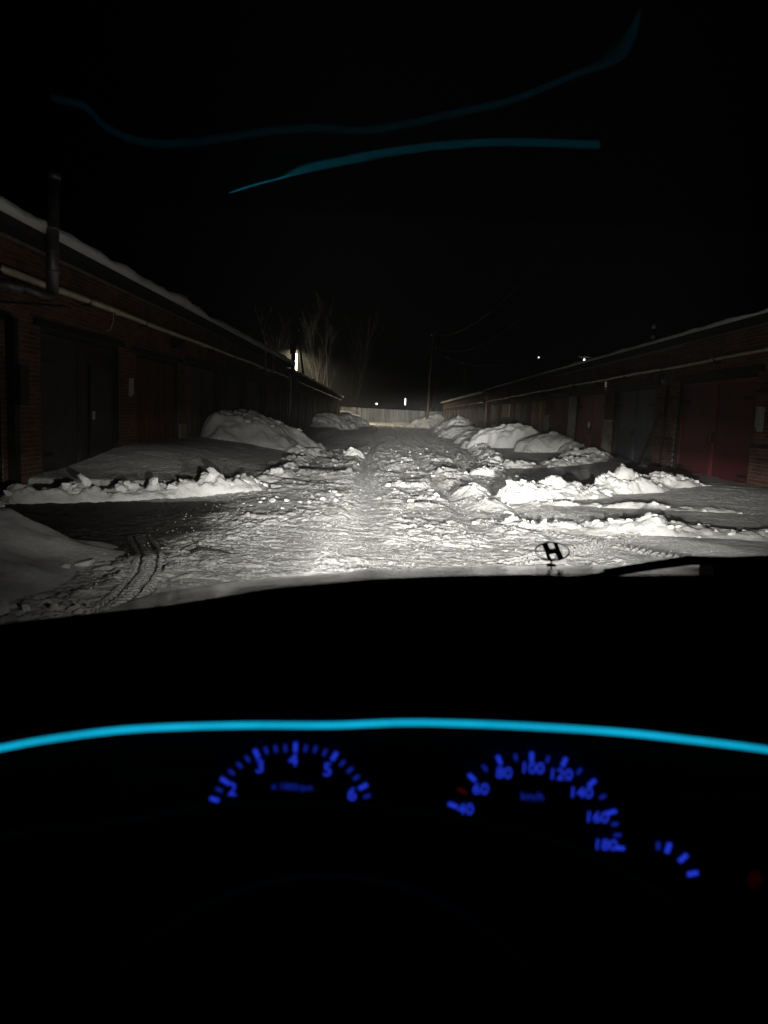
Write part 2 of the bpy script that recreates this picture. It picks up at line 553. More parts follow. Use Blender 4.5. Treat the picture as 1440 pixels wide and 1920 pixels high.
def clod(parent, x, y, z, s, rr=random):
    o = link('clod', rr.choice(CLODS), parent, (x, y, z + s * .12), (rr.uniform(-.5, .5), rr.uniform(-.5, .5), rr.uniform(0, 6.28)), (s, s * rr.uniform(.75, 1.1), s * rr.uniform(.7, 1.1)))
    return o


def ridge(name, label, pts, w, hgt, seed, nclod, csize, lump=.5, group=None, step=.03):
    """A windrow of shovelled snow along a line, its blocks as parts."""
    pts = [np.array(p, float) for p in pts]
    seg = [np.linalg.norm(b - a) for a, b in zip(pts[:-1], pts[1:])]; L = sum(seg); cum = np.concatenate([[0], np.cumsum(seg)])
    PX = [p[0] for p in pts]; PY = [p[1] for p in pts]
    s = np.arange(0, L + step, step); t = np.linspace(-1.15, 1.15, max(24, int(2.3 * w / step)))
    S, T = np.meshgrid(s, t, indexing='ij')
    cx = np.interp(S, cum, PX); cy = np.interp(S, cum, PY)
    e = .15
    dx = np.interp(S + e, cum, PX) - np.interp(S - e, cum, PX); dy = np.interp(S + e, cum, PY) - np.interp(S - e, cum, PY)
    n = np.hypot(dx, dy) + 1e-9; nx, ny = -dy / n, dx / n
    ww = w * (1 + .3 * perlin(S * .9, S * 0 + 3, seed)); jog = .25 * w * perlin(S * 1.3, S * 0, seed + 1)
    X = cx + nx * (T * ww + jog); Y = cy + ny * (T * ww + jog)
    taper = sst(0, .5, S) * sst(L, L - .5, S)
    env = np.clip(1 - T * T, 0, 1) ** .8
    hh = hgt * (.75 + .55 * perlin(S * 1.1, S * 0 + 9, seed + 2)) * taper
    Z = base_h(X, Y) - .03 - .06 * (np.abs(T) > 1) + env * hh * (.62 + lump * (.9 * clumps(X * 3.2, Y * 3.2, seed + 3, .8) + .45 * clumps(X * 8, Y * 8, seed + 4, .8) + .2 * clumps(X * 18, Y * 18, seed + 5))) + .02 * fbm(X * 5, Y * 5, seed) * env
    o = thing(name, label, 'snow bank', (float(pts[0][0]), float(pts[0][1]), 0), group)
    link('snow_body', npmesh('snow_body', np.stack([X.ravel(), Y.ravel(), Z.ravel()], 1), gridfaces(len(s), len(t)), SNOW, o.location), o)
    rr = random.Random(seed)
    for i in range(nclod):
        a = rr.randrange(len(s)); b = int(np.clip(rr.gauss(.47, .2), .06, .94) * (len(t) - 1))
        sz = csize * rr.uniform(.45, 1.0) ** 1.3 * (1.35 if rr.random() < .12 else 1)
        clod(o, X[a, b], Y[a, b], Z[a, b], sz * .8, rr)
    return o


def pile(name, label, cx, cy, rx, ry, hgt, seed, rot=0, pw=1.0, lump=.1, crumb=.0, skew=(0, 0), group=None, nclod=0, steep=0.0, warp=1.0):
    """A mound on an elliptical foot; skew moves its peak off centre, steep sharpens one flank."""
    nr, na = 64, 150
    r = np.linspace(0, 1.12, nr); a = np.linspace(0, 2 * np.pi, na)
    A, Rr = np.meshgrid(a, r, indexing='ij')
    wob = 1 + .22 * perlin(np.cos(A) * 1.3 + 5, np.sin(A) * 1.3, seed)
    sk = 1 - np.clip(Rr, 0, 1)
    ex = np.cos(A) * Rr * rx * wob + skew[0] * sk; ey = np.sin(A) * Rr * ry * wob + skew[1] * sk
    X = cx + ex * math.cos(rot) - ey * math.sin(rot); Y = cy + ex * math.sin(rot) + ey * math.cos(rot)
    Rw = np.clip(Rr * (1 + .35 * warp * fbm(X * .8, Y * .8, seed + 6, 3) * sst(0, .5, Rr) * sst(1.1, .8, Rr)), 0, 2)
    prof = np.clip(1 - Rw ** (2 + steep), 0, 1) ** pw
    slump = sst(.02, .12, perlin(X * .7 + 9, Y * .9, seed + 7)) * sst(.15, .5, Rr) * sst(1, .7, Rr)
    Z = base_h(X, Y) - .10 * sst(.95, 1.1, Rr) - .02 + hgt * prof * (1 + (lump + .08) * fbm(X * 1.1, Y * 1.1, seed + 2, 5)) - .10 * warp * hgt * slump + prof * crumb * (clumps(X * 4, Y * 4, seed + 3, .7) + .5 * clumps(X * 10, Y * 10, seed + 4, .7)) + .02 * fbm(X * 3, Y * 3, seed + 5, 4)
    o = thing(name, label, 'snow pile', (cx, cy, 0), group)
    link('snow_body', npmesh('snow_body', np.stack([X.ravel(), Y.ravel(), Z.ravel()], 1), gridfaces(na, nr), SNOW, o.location), o)
    rr = random.Random(seed)
    for i in range(nclod):
        p = rr.randrange(na); q = int(rr.uniform(.3, .98) * (nr - 1) * .92)
        clod(o, X[p, q], Y[p, q], Z[p, q], rr.uniform(.04, .11), rr)
    return o


ridge('snow_ridge', 'broken snow ridge across the mouth of the drive before the black gate', [(-5.35, 9.9), (-4.5, 10.75), (-3.6, 11.3), (-2.8, 11.9), (-2.05, 12.8)], .42, .30, 201, 46, .13, .55)
ridge('snow_ridge', 'tall ridge of blocky snow lumps before the blue-grey gate', [(1.75, 12.2), (2.5, 12.6), (3.6, 13.4), (4.9, 14.2), (6.1, 15.0)], .62, .33, 211, 170, .115, .6)
ridge('snow_ridge', 'long low snow ridge nearest the car on the bonnet emblem side', [(1.35, 10.0), (2.0, 9.5), (2.9, 9.15), (3.9, 8.95), (5.0, 8.6), (6.2, 8.4)], .40, .16, 221, 80, .085, .6)
ridge('snow_ridge', 'thin straight snow ridge between the two lumpy ridges', [(1.7, 11.5), (2.8, 11.6), (4.1, 11.35), (5.5, 11.05)], .22, .11, 231, 22, .06, .5)
ridge('snow_ridge', 'snow ridge along the foot of the red gates behind the blocky ridge', [(2.9, 20.8), (4.4, 20.6), (5.6, 21.6), (6.7, 23.4)], .5, .26, 241, 34, .12, .5)
ridge('snow_ridge', 'crumbled ridge of ploughed lumps left of the wheel ruts', [(-2.05, 13.2), (-2.15, 16), (-2.3, 19), (-2.3, 22)], .34, .17, 251, 46, .10, .6)
ridge('snow_ridge', 'ploughed lumps along the lane edge below the two smooth humps', [(2.3, 17.2), (2.9, 20.5), (3.5, 25), (3.8, 31)], .45, .22, 261, 60, .13, .6)
ridge('snow_ridge', 'small dim chunks of snow low beside the front wing', [(-3.2, 4.55), (-2.7, 4.62), (-2.2, 4.72), (-1.9, 4.9)], .20, .10, 271, 16, .07, .5)

pile('snow_pile', 'smooth tall snow bank at the edge of the picture beside the car', -4.95, 5.6, 2.95, 2.6, .95, 301, 0, 1.7, .06, .0, (-.1, .1), None, 8, 0, .3)
pile('snow_pile', 'large domed snow pile leaning against the left garage row', -4.2, 24.2, 2.05, 2.4, .90, 311, -.1, .95, .08, .07, (-.6, -.4), None, 30, .3, .6)
pile('snow_pile', 'long rounded snow hump before the ochre gate', 5.1, 33.0, 1.9, 1.5, .95, 321, -.45, .85, .12, .02, (.75, -.2), None, 0, 1.0)
pile('snow_pile', 'short rounded snow hump before the dark red gate', 6.0, 28.4, 1.15, 1.0, .66, 331, -.3, .85, .12, .03, (.4, -.2), None, 6, .6)
pile('snow_pile', 'small snow heap between the round hump and the whitewashed pier', 6.75, 27.0, .6, .7, .42, 341, 0, .8, .1, .05, (0, 0), None, 8)
pile('snow_pile', 'small peaked snow heap under the padlocked red gate', 6.2, 23.6, 1.1, .5, .30, 345, .2, 1.0, .1, .06, (.2, 0), None, 12)
pile('snow_pile', 'low snow swell beyond the long rounded hump', 4.9, 40.5, 1.5, 2.4, .55, 351, 0, .9, .06, 0, (0, 0), None, 0)
pile('snow_pile', 'low snow swell farther along the pale wooden gates', 5.0, 49.0, 1.7, 2.4, .62, 355, 0, .9, .06, 0, (0, 0), None, 0)
pile('snow_pile', 'rough snow heap beside the far pale gates', 5.6, 64, 2.1, 4.5, 1.05, 361, 0, 1.1, .10, .08, (.3, 0), None, 0)
pile('snow_pile', 'warm lit snow heap at the foot of the bare utility pole', 5.0, 88, 2.9, 6, 1.25, 371, 0, 1.15, .10, .08, (.5, 0), None, 0)
pile('snow_pile', 'dark snow heap before the far left gates', -5.0, 61, 2.4, 6, .95, 381, 0, .9, .08, .03, (0, 0), None, 0)
pile('snow_pile', 'dark rounded snow heap at the end of the left row', -3.9, 74, 1.8, 4, 1.0, 391, 0, .8, .06, .02, (0, 0), None, 0)
pile('snow_pile', 'lone knot of upright snow lumps in mid lane', -1.05, 23.3, .34, .34, .20, 395, 0, 1.1, .2, .08, (0, 0), None, 10)
pile('snow_pile', 'crumbled snow toe at the foot of the large domed pile', -2.35, 22.3, .7, .8, .22, 399, 0, 1.0, .2, .1, (0, 0), None, 14)

# clods lying on the lane itself: pieces of the ground
rr = random.Random(5)
n = 0
while n < 130:
    y = 6.2 * math.exp(rr.random() * 1.6); x = rr.uniform(-2.2, 3.2)
    if rr.random() > (.25 if y < 10 else 1) or (y > 12 and x < -2):
        continue
    if y > 10 and not (.0 < x < 2.4 or x < -.7) and rr.random() > .3:
        continue
    s = rr.uniform(.015, .04) * (1.7 if y > 10.5 else 1)
    if dirt_mask(np.array([x]), np.array([y]))[0] > .2: continue
    clod(ground, x, y, gh(x, y) - s * .1, s, rr); n += 1
# crumbs too small to pick apart
cv, cf = [], []
tet = np.array([(1, 0, -.4), (-.5, .9, -.4), (-.5, -.9, -.4), (.1, .1, .9)])
N = 3500
yy = 5.0 * np.exp(rng.random(N) * 1.75); xx = rng.uniform(-2.6, 3.6, N)
zz = ground_h(xx, yy); ss = rng.uniform(.004, .010, N) * (1 + .4 * sst(10, 14, yy))
for i in range(N):
    w = rng.uniform(0, 6.28); c_, s_ = math.cos(w), math.sin(w)
    o = len(cv)
    for t in tet * ss[i] * rng.uniform(.7, 1.3, (4, 3)):
        cv.append((xx[i] + t[0] * c_ - t[1] * s_, yy[i] + t[0] * s_ + t[1] * c_, zz[i] + t[2] + ss[i] * .25))
    cf += [(o, o + 1, o + 3), (o + 1, o + 2, o + 3), (o + 2, o, o + 3)]
crumbs = link('snow_crumbs', npmesh('snow_crumbs', cv, cf, SNOW), ground)
crumbs.data.polygons.foreach_set('use_smooth', np.zeros(len(cf), bool))
crumbs['kind'] = 'stuff'


# ------------------------------------------------------------------ garage rows
BR = MB().box(-.5, .5, -.5, .5, -.5, .5).mesh('brick', BRICK)


class Garage:
    """One brick row. X: wall face, sx: direction the face looks (+1 = +x)."""

    def __init__(s, label, X, sx, y0, y1, top0, top1, near):
        s.X, s.sx, s.y0, s.y1, s.t0, s.t1, s.near = X, sx, y0, y1, top0, top1, near
        s.o = thing('garage_row', label, 'garage', (X, y0, 0)); s.gates = []

    def top(s, y):
        return s.t0 + (s.t1 - s.t0) * (y - s.y0) / (s.y1 - s.y0)

    def bx(s, mb, d0, d1, y0, y1, z0, z1):
        """Box whose depth runs from d0 to d1 in front of the wall face (negative: behind it)."""
        a, b = s.X + s.sx * d0, s.X + s.sx * d1
        return mb.box(min(a, b), max(a, b), y0, y1, z0, z1)

    def walls(s, gates, far_y):
        """gates: (y0, y1, top). Wall in storey pieces between the openings."""
        s.gates = gates
        cuts = []
        y = s.y0
        for g in gates:
            cuts.append((y, g[0], None)); cuts.append((g[0], g[1], g[2])); y = g[1]
        cuts.append((y, s.y1, None))
        near, far = MB(), MB()
        for a, b, t in cuts:
            if b - a < .02: continue
            mb = near if (a + b) / 2 < far_y else far
            m = (a + b) / 2
            s.bx(mb, -.30, 0, a, b, -.4 if t is None else t, s.top(m))
            if t is not None:
                s.bx(mb, -.36, -.30, a, b, -.4, t)
        mb = far
        s.bx(mb, -6.0, -5.7, s.y0, s.y1, -.4, s.t1); s.bx(mb, -5.7, -.37, s.y0, s.y0 + .3, -.4, s.t0 - .01); s.bx(mb, -5.7, -.37, s.y1 - .3, s.y1, -.4, s.t1 - .01)
        if near.v: near.build('wall', MORTAR, s.o)
        far.build('rear_wall' if near.v else 'wall', FARBR, s.o)

    def bricks(s, ya, yb, painted=()):
        spots = []
        for c in range(int((s.top(ya) + .1) / .075)):
            z = -.05 + c * .075 + .0375
            off = .13 if c % 2 else 0
            y = ya + off - .26
            while y < yb:
                c0, c1 = y, y + .25
                y += .26
                parts = [(c0, c1)]
                for g in s.gates:
                    if z < g[2] + .12:
                        nw = []
                        for p, q in parts:
                            if q <= g[0] or p >= g[1]: nw.append((p, q)); continue
                            if p < g[0] - .05: nw.append((p, g[0]))
                            if q > g[1] + .05: nw.append((g[1], q))
                        parts = nw
                for p, q in parts:
                    p = max(p, ya); q = min(q, yb)
                    if q - p < .05 or z + .035 > s.top((p + q) / 2) - .02: continue
                    spots.append(((p + q) / 2, z, q - p))
        spots.sort(key=lambda q: (q[0] - .25 * q[1]))
        rest, whit = MB(), MB()
        k = 0
        for (y, z, l) in spots:
            pn = any(a < y < b and z < t for a, b, t in painted)
            pr = random.uniform(.004, .011)
            if k < 300 and not pn:
                link('brick', BR, s.o, (s.X + s.sx * (pr - .02), y, z + random.uniform(-.002, .002)), (random.uniform(-.01, .01), 0, 0), (.04, l, .064)); k += 1
            else:
                s.bx(whit if pn else rest, -.03, pr, y - l / 2, y + l / 2, z - .032, z + .032)
        if rest.v: tag(rest.build('bricks', BRICK, s.o), kind='stuff')
        if whit.v: tag(whit.build('whitewashed_bricks', BRICKP, s.o), 'whitewashed bricks of the pier', kind='stuff')

    def gate(s, i, style, mat, wicket=False, padlock=False, z0=-.1, detail=True):
        a, b, t = s.gates[i]
        fr = MB()
        s.bx(fr, -.20, -.02, a, a + .07, z0, t); s.bx(fr, -.20, -.02, b - .07, b, z0, t); s.bx(fr, -.20, -.02, a + .07, b - .07, t - .07, t)
        g = fr.build('gate', IRON, s.o)
        mid = (a + b) / 2
        lo = z0 + .02
        for k, (p, q) in enumerate(((a + .075, mid - .008), (mid + .008, b - .075))):
            if style == 'boards':
                n = max(3, int(round((q - p) / .30))); w = (q - p) / n
                for j in range(n):
                    m = MB(); d = random.uniform(-.010, .008)
                    s.bx(m, -.13 + d, -.09 + d, p + j * w + .006, p + (j + 1) * w - .006, lo + random.uniform(0, .03), t - .075 - random.uniform(0, .02))
                    m.build('board', mat, g)
            else:
                m = MB(); s.bx(m, -.13, -.10, p, q, lo, t - .075); m.build('leaf', mat, g)
                if detail:
                    m = MB()
                    for (u0, u1, v0, v1) in ((p, q, lo, lo + .09), (p, q, t - .17, t - .078), (p, p + .08, lo + .09, t - .17), (q - .08, q, lo + .09, t - .17)):
                        s.bx(m, -.0995, -.082, u0 + .002, u1 - .002, v0, v1)
                    m.build('leaf_frame', mat, g)
            if detail:
                for zz in (lo + .45, t - .55):
                    m = MB(); e = (p, p + .55) if k == 0 else (q - .55, q)
                    s.bx(m, -.080, -.068, e[0], e[1], zz, zz + .06)
                    y_ = a + .03 if k == 0 else b - .03
                    m.tube([(s.X + s.sx * -.03, y_, zz - .08), (s.X + s.sx * -.03, y_, zz + .16)], .025, 8)
                    m.build('hinge', IRON, g)
        if wicket:
            m = MB(); p, q = mid + .45, b - .22
            s.bx(m, -.081, -.060, p, q, lo + .22, 2.05); m.build('wicket_door', mat, g)
            m = MB(); s.bx(m, -.0595, -.04, p + .06, p + .16, 1.0, 1.16); m.build('lock_plate', ZINC, g)
        elif detail:
            m = MB(); s.bx(m, -.080, -.05, mid - .12, mid - .03, 1.05, 1.30); m.build('lock_plate', IRON, g)
            m = MB(); m.tube([(s.X + s.sx * -.08, mid + .1, 1.0), (s.X + s.sx * -.02, mid + .1, 1.02), (s.X + s.sx * -.02, mid + .1, 1.2), (s.X + s.sx * -.08, mid + .1, 1.22)], .012, 6)
            m.build('handle', IRON, g)
        if padlock:
            m = MB(); s.bx(m, -.05, .01, mid - .06, mid + .06, 1.22, 1.36)
            m.tube([(s.X + s.sx * -.02, mid - .04, 1.36), (s.X + s.sx * -.02, mid - .035, 1.43), (s.X + s.sx * -.02, mid + .035, 1.43), (s.X + s.sx * -.02, mid + .04, 1.36)], .012, 6)
            m.build('padlock', ZINC, g)
        m = MB(); s.bx(m, -.18, .05, a - .25, b + .25, t + .002, t + .12); m.build('lintel', IRON, s.o)
        return g

    def roof(s, over, snow_t, seed, slabs=None):
        n = max(20, int((s.y1 - s.y0) / .25))
        ys = np.linspace(s.y0 - .1, s.y1 + .1, n)
        m = MB()
        m.add([(s.X + s.sx * d, y, s.top(y) + dz) for y in (s.y0 - .1, s.y1 + .1) for d, dz in ((-6.1, .05), (over, .004), (over, .13), (-6.1, .19))],
              [(0, 1, 2, 3), (7, 6, 5, 4), (0, 4, 5, 1), (1, 5, 6, 2), (2, 6, 7, 3), (3, 7, 4, 0)])
        m.build('roof', ROOFM, s.o)
        if snow_t > 0:
            d = np.array([over - .06, over + .05, over + .09, over + .05, over - .1, over - .4, over - .9, over - 1.6, -3.2, -6.0])
            p = np.array([.0, .05, .42, .80, .97, 1.08, 1.15, 1.2, 1.25, 1.1])
            ny = max(60, int((s.y1 - s.y0) / .10)); ys = np.linspace(s.y0 - .1, s.y1 + .1, ny)
            Yg, K = np.meshgrid(ys, np.arange(len(d)), indexing='ij')
            th = snow_t * (1 + .45 * perlin(Yg * .33, Yg * 0 + 1, seed) + .22 * perlin(Yg * 1.4, K * .3, seed + 1))
            th = np.clip(th, .015, 9)
            dd = d[K] + .10 * perlin(Yg * .7, Yg * 0 + 7, seed + 2) * (K > 0) * (K < 6) + .03 * perlin(Yg * 3, K * .7, seed + 4) * (K < 6)
            X = s.X + s.sx * dd; Z = s.top(Yg) + .134 + p[K] * th - .006 * (K == 0) + np.where(K > 7, .05, 0)
            V = np.stack([X.ravel(), Yg.ravel(), Z.ravel()], 1)
            link('roof_snow', npmesh('roof_snow', V, gridfaces(ny, len(d)), SNOW, s.o.location), s.o)


def regular(y0, y1, pitch, w, t):
    out = []; y = y0
    while y + w < y1:
        out.append((y, y + w, t)); y += pitch
    return out


LA = Garage('near left brick garage row with black double gate and tall flue', XL, 1, 5.0, 42.0, 3.76, 3.72, True)
LA.walls([(7.7, 11.15, 2.5), (12.4, 15.95, 2.53), (17.05, 20.47, 2.5), (21.3, 25.07, 2.6), (26.1, 29.6, 2.6), (30.5, 34.0, 2.6), (35.0, 38.4, 2.6), (39.1, 41.4, 2.6)], 26.2)
LA.bricks(11.0, 26.0)
LA.gate(0, 'steel', STEELDARK); LA.gate(1, 'steel', STEELDARK, wicket=True); LA.gate(2, 'boards', PLANKBR); LA.gate(3, 'boards', PLANKGR)
LA.gate(4, 'boards', STEELDARK); LA.gate(5, 'steel', STEELDARK); LA.gate(6, 'boards', PLANKGR); LA.gate(7, 'steel', STEELDARK)
LA.roof(.35, .22, 401)
LB = Garage('far left garage row with lower eaves ending by the fence', XL, 1, 42.5, 87.5, 3.42, 3.05, False)
gl = regular(43.5, 87, 4.35, 3.3, 2.5)
LB.walls(gl, 0)
for i in range(len(gl)):
    LB.gate(i, 'boards' if i % 3 else 'steel', (PLANKGR, STEELDARK, PLANKGR, PLANKPALE)[i % 4] if i < 7 else PLANKPALE, detail=i < 5)
LB.roof(.3, .13, 411)
RA = Garage('near right brick garage row with red and blue-grey gates', XR, -1, 8.0, 57.0, 3.52, 3.40, True)
RA.walls([(9.9, 13.4, 2.5), (15.2, 19.3, 2.55), (20.9, 24.7, 2.5), (25.8, 29.7, 2.5), (30.9, 34.5, 2.5), (35.5, 39.0, 2.45), (40.3, 43.8, 2.45), (44.9, 49.3, 2.45), (51.0, 54.6, 2.45)], 36)
RA.bricks(13.5, 36.0, [(29.7, 30.9, 2.4), (24.7, 25.8, 1.55), (34.5, 35.5, 1.7)])
for i, (st, m_, kw) in enumerate([('steel', REDDK, {}), ('steel', REDP, {}), ('steel', BLUEGR, {}), ('steel', REDP, dict(padlock=True)), ('steel', REDDK, {}), ('steel', OCHRE, {}), ('boards', PLANKGR, {}), ('boards', PLANKGR, {}), ('boards', PLANKPALE, {})]):
    RA.gate(i, st, m_, **kw)
m = MB(); RA.bx(m, -.075, -.05, 46.6, 49.1, 1.55, 2.40); m.build('plywood_panel', ORANGEBOARD, RA.o)
RA.roof(.22, .09, 421)
RB = Garage('far right garage row with pale weathered wooden gates', XR, -1, 58.0, 104.0, 3.22, 3.15, False)
gr = regular(58.8, 103, 4.1, 3.2, 2.3)
RB.walls(gr, 0)
for i in range(len(gr)):
    RB.gate(i, 'boards', (PLANKPALE, PLANKPALE, PLANKGR, PLANKPALE, OCHRE)[i % 5] if i > 1 else PLANKGR, detail=i < 4)
RB.roof(.25, .22, 431)


def pipe(label, X, sx, y0, z0, y1, z1, r, sag_seed, brk):
    o = thing('gas_pipe', label, 'pipe', (X + sx * .13, y0, z0))
    n = max(2, int((y1 - y0) / 1.5))
    pts = [(X + sx * (.13 + .006 * math.sin(i * 1.7)), y0 + (y1 - y0) * i / n, z0 + (z1 - z0) * i / n + .012 * math.sin(i * 1.3 + sag_seed)) for i in range(n + 1)]
    MB().tube(pts, r, 12).build('pipe_run', PIPEM, o, True)
    k = max(2, int((y1 - y0) / brk))
    for i in range(k):
        y = y0 + (y1 - y0) * (i + .5) / k; z = z0 + (z1 - z0) * (i + .5) / k
        m = MB(); a, b = X, X + sx * .2
        m.box(min(a, b), max(a, b), y - .02, y + .02, z - r - .045, z - r - .008)
        m.tube([(X + sx * .13, y - .012, z), (X + sx * .13, y + .012, z)], r + .012, 12)
        m.build('bracket', IRON, o)
    k = max(1, int((y1 - y0) / 6))
    for i in range(k):
        y = y0 + (y1 - y0) * (i + .35) / k; z = z0 + (z1 - z0) * (i + .35) / k
        MB().tube([(X + sx * .13, y - .05, z), (X + sx * .13, y + .05, z)], r + .009, 12).build('coupling', PIPEM, o, True)


pipe('cream gas pipe along the near left wall under the snowy eave', XL, 1, 6.0, 3.20, 41.4, 3.17, .060, 0, 3.2)
pipe('gas pipe along the far left garage row', XL, 1, 46.0, 3.12, 86.5, 2.86, .050, 1, 5)
pipe('cream gas pipe shining along the near right wall above red gates', XR, -1, 9.0, 2.97, 57.0, 2.68, .045, 2, 3.2)
pipe('snow topped gas pipe along the far right garage row', XR, -1, 59.0, 2.66, 103.0, 2.60, .05, 3, 5)

# tall flue by the black gate
FX, FY = XL + .46, 11.86
fl = thing('stove_flue', 'tall grey metal flue rising past the snowy left eave', 'flue', (XL, FY, 2.9))
MB().tube([(FX, FY, 2.95), (FX, FY + .01, 3.6), (FX + .02, FY + .04, 4.74)], .092, 20).build('upright', DUCTM, fl, True)
for z in (3.30, 3.62, 3.95): MB().tube([(FX + .002, FY + .01, z), (FX + .002, FY + .01, z + .04)], .099, 20).build('seam_ring', DUCTM, fl, True)
MB().tube([(FX + .02, FY + .04, 4.70), (FX + .02, FY + .04, 4.80)], [.106, .111], 20).build('cap', DUCTM, fl, True)
MB().tube([(FX, FY, 3.0), (FX, FY - .08, 2.94), (FX - .02, FY - .25, 2.92), (FX - .05, FY - .85, 2.94)], .075, 18).build('elbow', DUCTM, fl, True)
MB().tube([(FX - .05, FY - .84, 2.94), (FX - .2, FY - .95, 2.94), (XL - .1, FY - .97, 2.94)], .073, 18).build('wall_duct', DUCTM, fl, True)
MB().tube([(XL, FY - 1.1, 2.70), (FX + .15, FY + .1, 2.82)], .016, 8).tube([(XL, FY + .05, 2.82), (FX + .16, FY + .07, 2.82)], .016, 8).build('support_bar', IRON, fl)
wp = thing('wall_post', 'dark upright steel post at the picture edge beside the black gate', 'post', (XL + .08, 11.35, 0))
MB().box(XL + .012, XL + .13, 11.26, 11.42, -.2, 2.55).build('post_body', IRON, wp)
MB().box(XL + .13, XL + .26, 11.2, 11.46, 1.25, 1.85).build('box', IRON, wp)
# dark flue and bright downpipe at the step between the left rows
f2 = thing('stove_flue', 'thin black flue with fat cap where the left rows meet', 'flue', (XL + .3, 41.7, .2))
MB().tube([(XL + .3, 41.7, 2.4), (XL + .3, 41.75, 4.5)], .085, 14).build('upright', IRON, f2, True)
MB().tube([(XL + .3, 41.75, 4.45), (XL + .3, 41.75, 4.95)], [.16, .165], 14).build('cap', IRON, f2, True)
MB().tube([(XL + .3, 41.7, 2.45), (XL - .1, 41.7, 2.4)], .08, 14).build('elbow', IRON, f2, True)
dp = thing('downpipe', 'thin shiny downpipe beside the black capped flue', 'pipe', (XL + .25, 41.2, .1))
MB().tube([(XL + .1, 41.0, 3.6), (XL + .3, 41.1, 3.2), (XL + .33, 41.15, 2.6), (XL + .25, 41.15, .05)], .045, 12).build('pipe_run', ZINC, dp, True)
for z in (1.0, 2.2): MB().box(XL, XL + .3, 41.13, 41.17, z, z + .03).build('clip', IRON, dp)
for y, lb in ((32.1, 'nearer of two short zinc vent pipes at the left eave'), (34.2, 'farther of two short zinc vent pipes at the left eave')):
    v = thing('vent_pipe', lb, 'pipe', (XL + .42, y, 3.0), 'short vent pipes at the eave')
    MB().tube([(XL + .42, y, 3.05), (XL + .42, y, 3.75)], .045, 12).build('upright', ZINC, v, True)
    MB().tube([(XL + .42, y, 3.72), (XL + .42, y, 3.80)], .06, 12).build('cap', ZINC, v, True)
    MB().tube([(XL + .42, y, 3.08), (XL - .1, y, 3.05)], .04, 10).build('elbow', ZINC, v, True)
# wall things
def sheet(name, label, cat, X, sx, y0, y1, z0, z1, mat, d=.012, corner=0):
    poly = [(y0, z0), (y1 - corner, z0), (y1, z0 + corner), (y1, z1), (y0 + corner * .6, z1), (y0, z1 - corner * .4)] if corner else [(y0, z0), (y1, z0), (y1, z1), (y0, z1)]
    m = MB().prism(poly, 'x', X + sx * .013, X + sx * (.013 + d)); o = m.build(name, mat)
    c = sum((Vector(v) for v in m.v), Vector()) / len(m.v)
    for v in o.data.vertices: v.co -= c
    o.location = c
    return tag(o, label, cat)
sheet('paper_notice', 'torn white paper notice on the pier beside the brown board gate', 'notice', XL, 1, 16.55, 16.85, 1.50, 1.90, PAPER, .006, .08)
sheet('metal_sheet', 'pale weathered sheet at the foot of the pier by the brown board gate', 'sheet', XL, 1, 20.55, 21.22, .10, .85, PLANKPALE, .02, .05)
sheet('paper_notice', 'pale torn paper on the brick pier beside the large red gate', 'notice', XR, -1, 14.75, 15.1, 1.35, 1.85, PAPER, .006, .12)
hk = thing('hanging_cable', 'short loop of cable hanging under the left gas pipe', 'cable', (XL + .16, 15.1, 2.75))
MB().tube([(XL + .16, 15.25, 3.15), (XL + .17, 15.2, 2.95), (XL + .17, 15.05, 2.78), (XL + .15, 14.9, 2.74)], .012, 6).build('cable', PIPEM, hk, True)
wl = thing('wall_lamp', 'small dark unlit lamp on the wall above the board gates', 'lamp', (XL, 19.9, 2.9))
MB().box(XL + .01, XL + .16, 19.7, 20.1, 2.86, 2.98).build('lamp_body', IRON, wl); MB().box(XL + .16, XL + .28, 19.62, 20.18, 2.90, 3.0).build('lamp_shade', IRON, wl)
for y, z, lb in ((25.35, 2.66, 'pale meter box under the right pipe by the padlocked red gate'), (20.1, 2.68, 'grey meter box under the right pipe above the leaning plank')):
    mb_ = thing('meter_box', lb, 'box', (XR, y, z))
    MB().box(XR - .14, XR - .011, y - .14, y + .14, z - .18, z + .16).build('casing', DUCTM, mb_)
    MB().box(XR - .155, XR - .1405, y - .10, y + .10, z - .06, z + .12).build('window', GLASSD, mb_)
    MB().tube([(XR - .16, y, z - .12), (XR - .1405, y, z - .12)], .03, 10).build('knob', WHITEPOR, mb_)
lp = thing('leaning_plank', 'dark narrow plank leaning on the pier beside the blue-grey gate', 'plank', (XR - .6, 20.4, .2))
MB().add([(XR - .50, 20.62, .10), (XR - .50, 20.40, .10), (XR - .09, 20.12, 1.75), (XR - .09, 20.34, 1.75), (XR - .46, 20.62, .10), (XR - .46, 20.40, .10), (XR - .05, 20.12, 1.75), (XR - .05, 20.34, 1.75)],
         [(0, 1, 2, 3), (7, 6, 5, 4), (0, 4, 5, 1), (1, 5, 6, 2), (2, 6, 7, 3), (3, 7, 4, 0)]).build('plank_body', STEELDARK, lp)
dr = thing('drain_pole', 'thin black upright pole on the pier beside the large red gate', 'pole', (XR - .07, 19.95, .1))
MB().tube([(XR - .07, 19.95, .0), (XR - .07, 19.9, 2.45)], .035, 10).build('pole', IRON, dr, True)
MB().box(XR - .06, XR - .012, 19.4, 20.6, 2.10, 2.16).box(XR - .06, XR - .012, 19.4, 20.6, 1.02, 1.08).build('strap', IRON, dr)
st = thing('iron_strap', 'two dark iron straps across the pier at the right picture edge', 'strap', (XR - .03, 14.7, 1.0))
for z in (1.03, 2.12): MB().box(XR - .05, XR - .012, 13.6, 15.15, z, z + .07).build('bar', IRON, st)
ins = thing('insulator_bracket', 'pair of white insulators on a bracket above the right roof', 'insulator', (XR + .1, 21.3, 3.6))
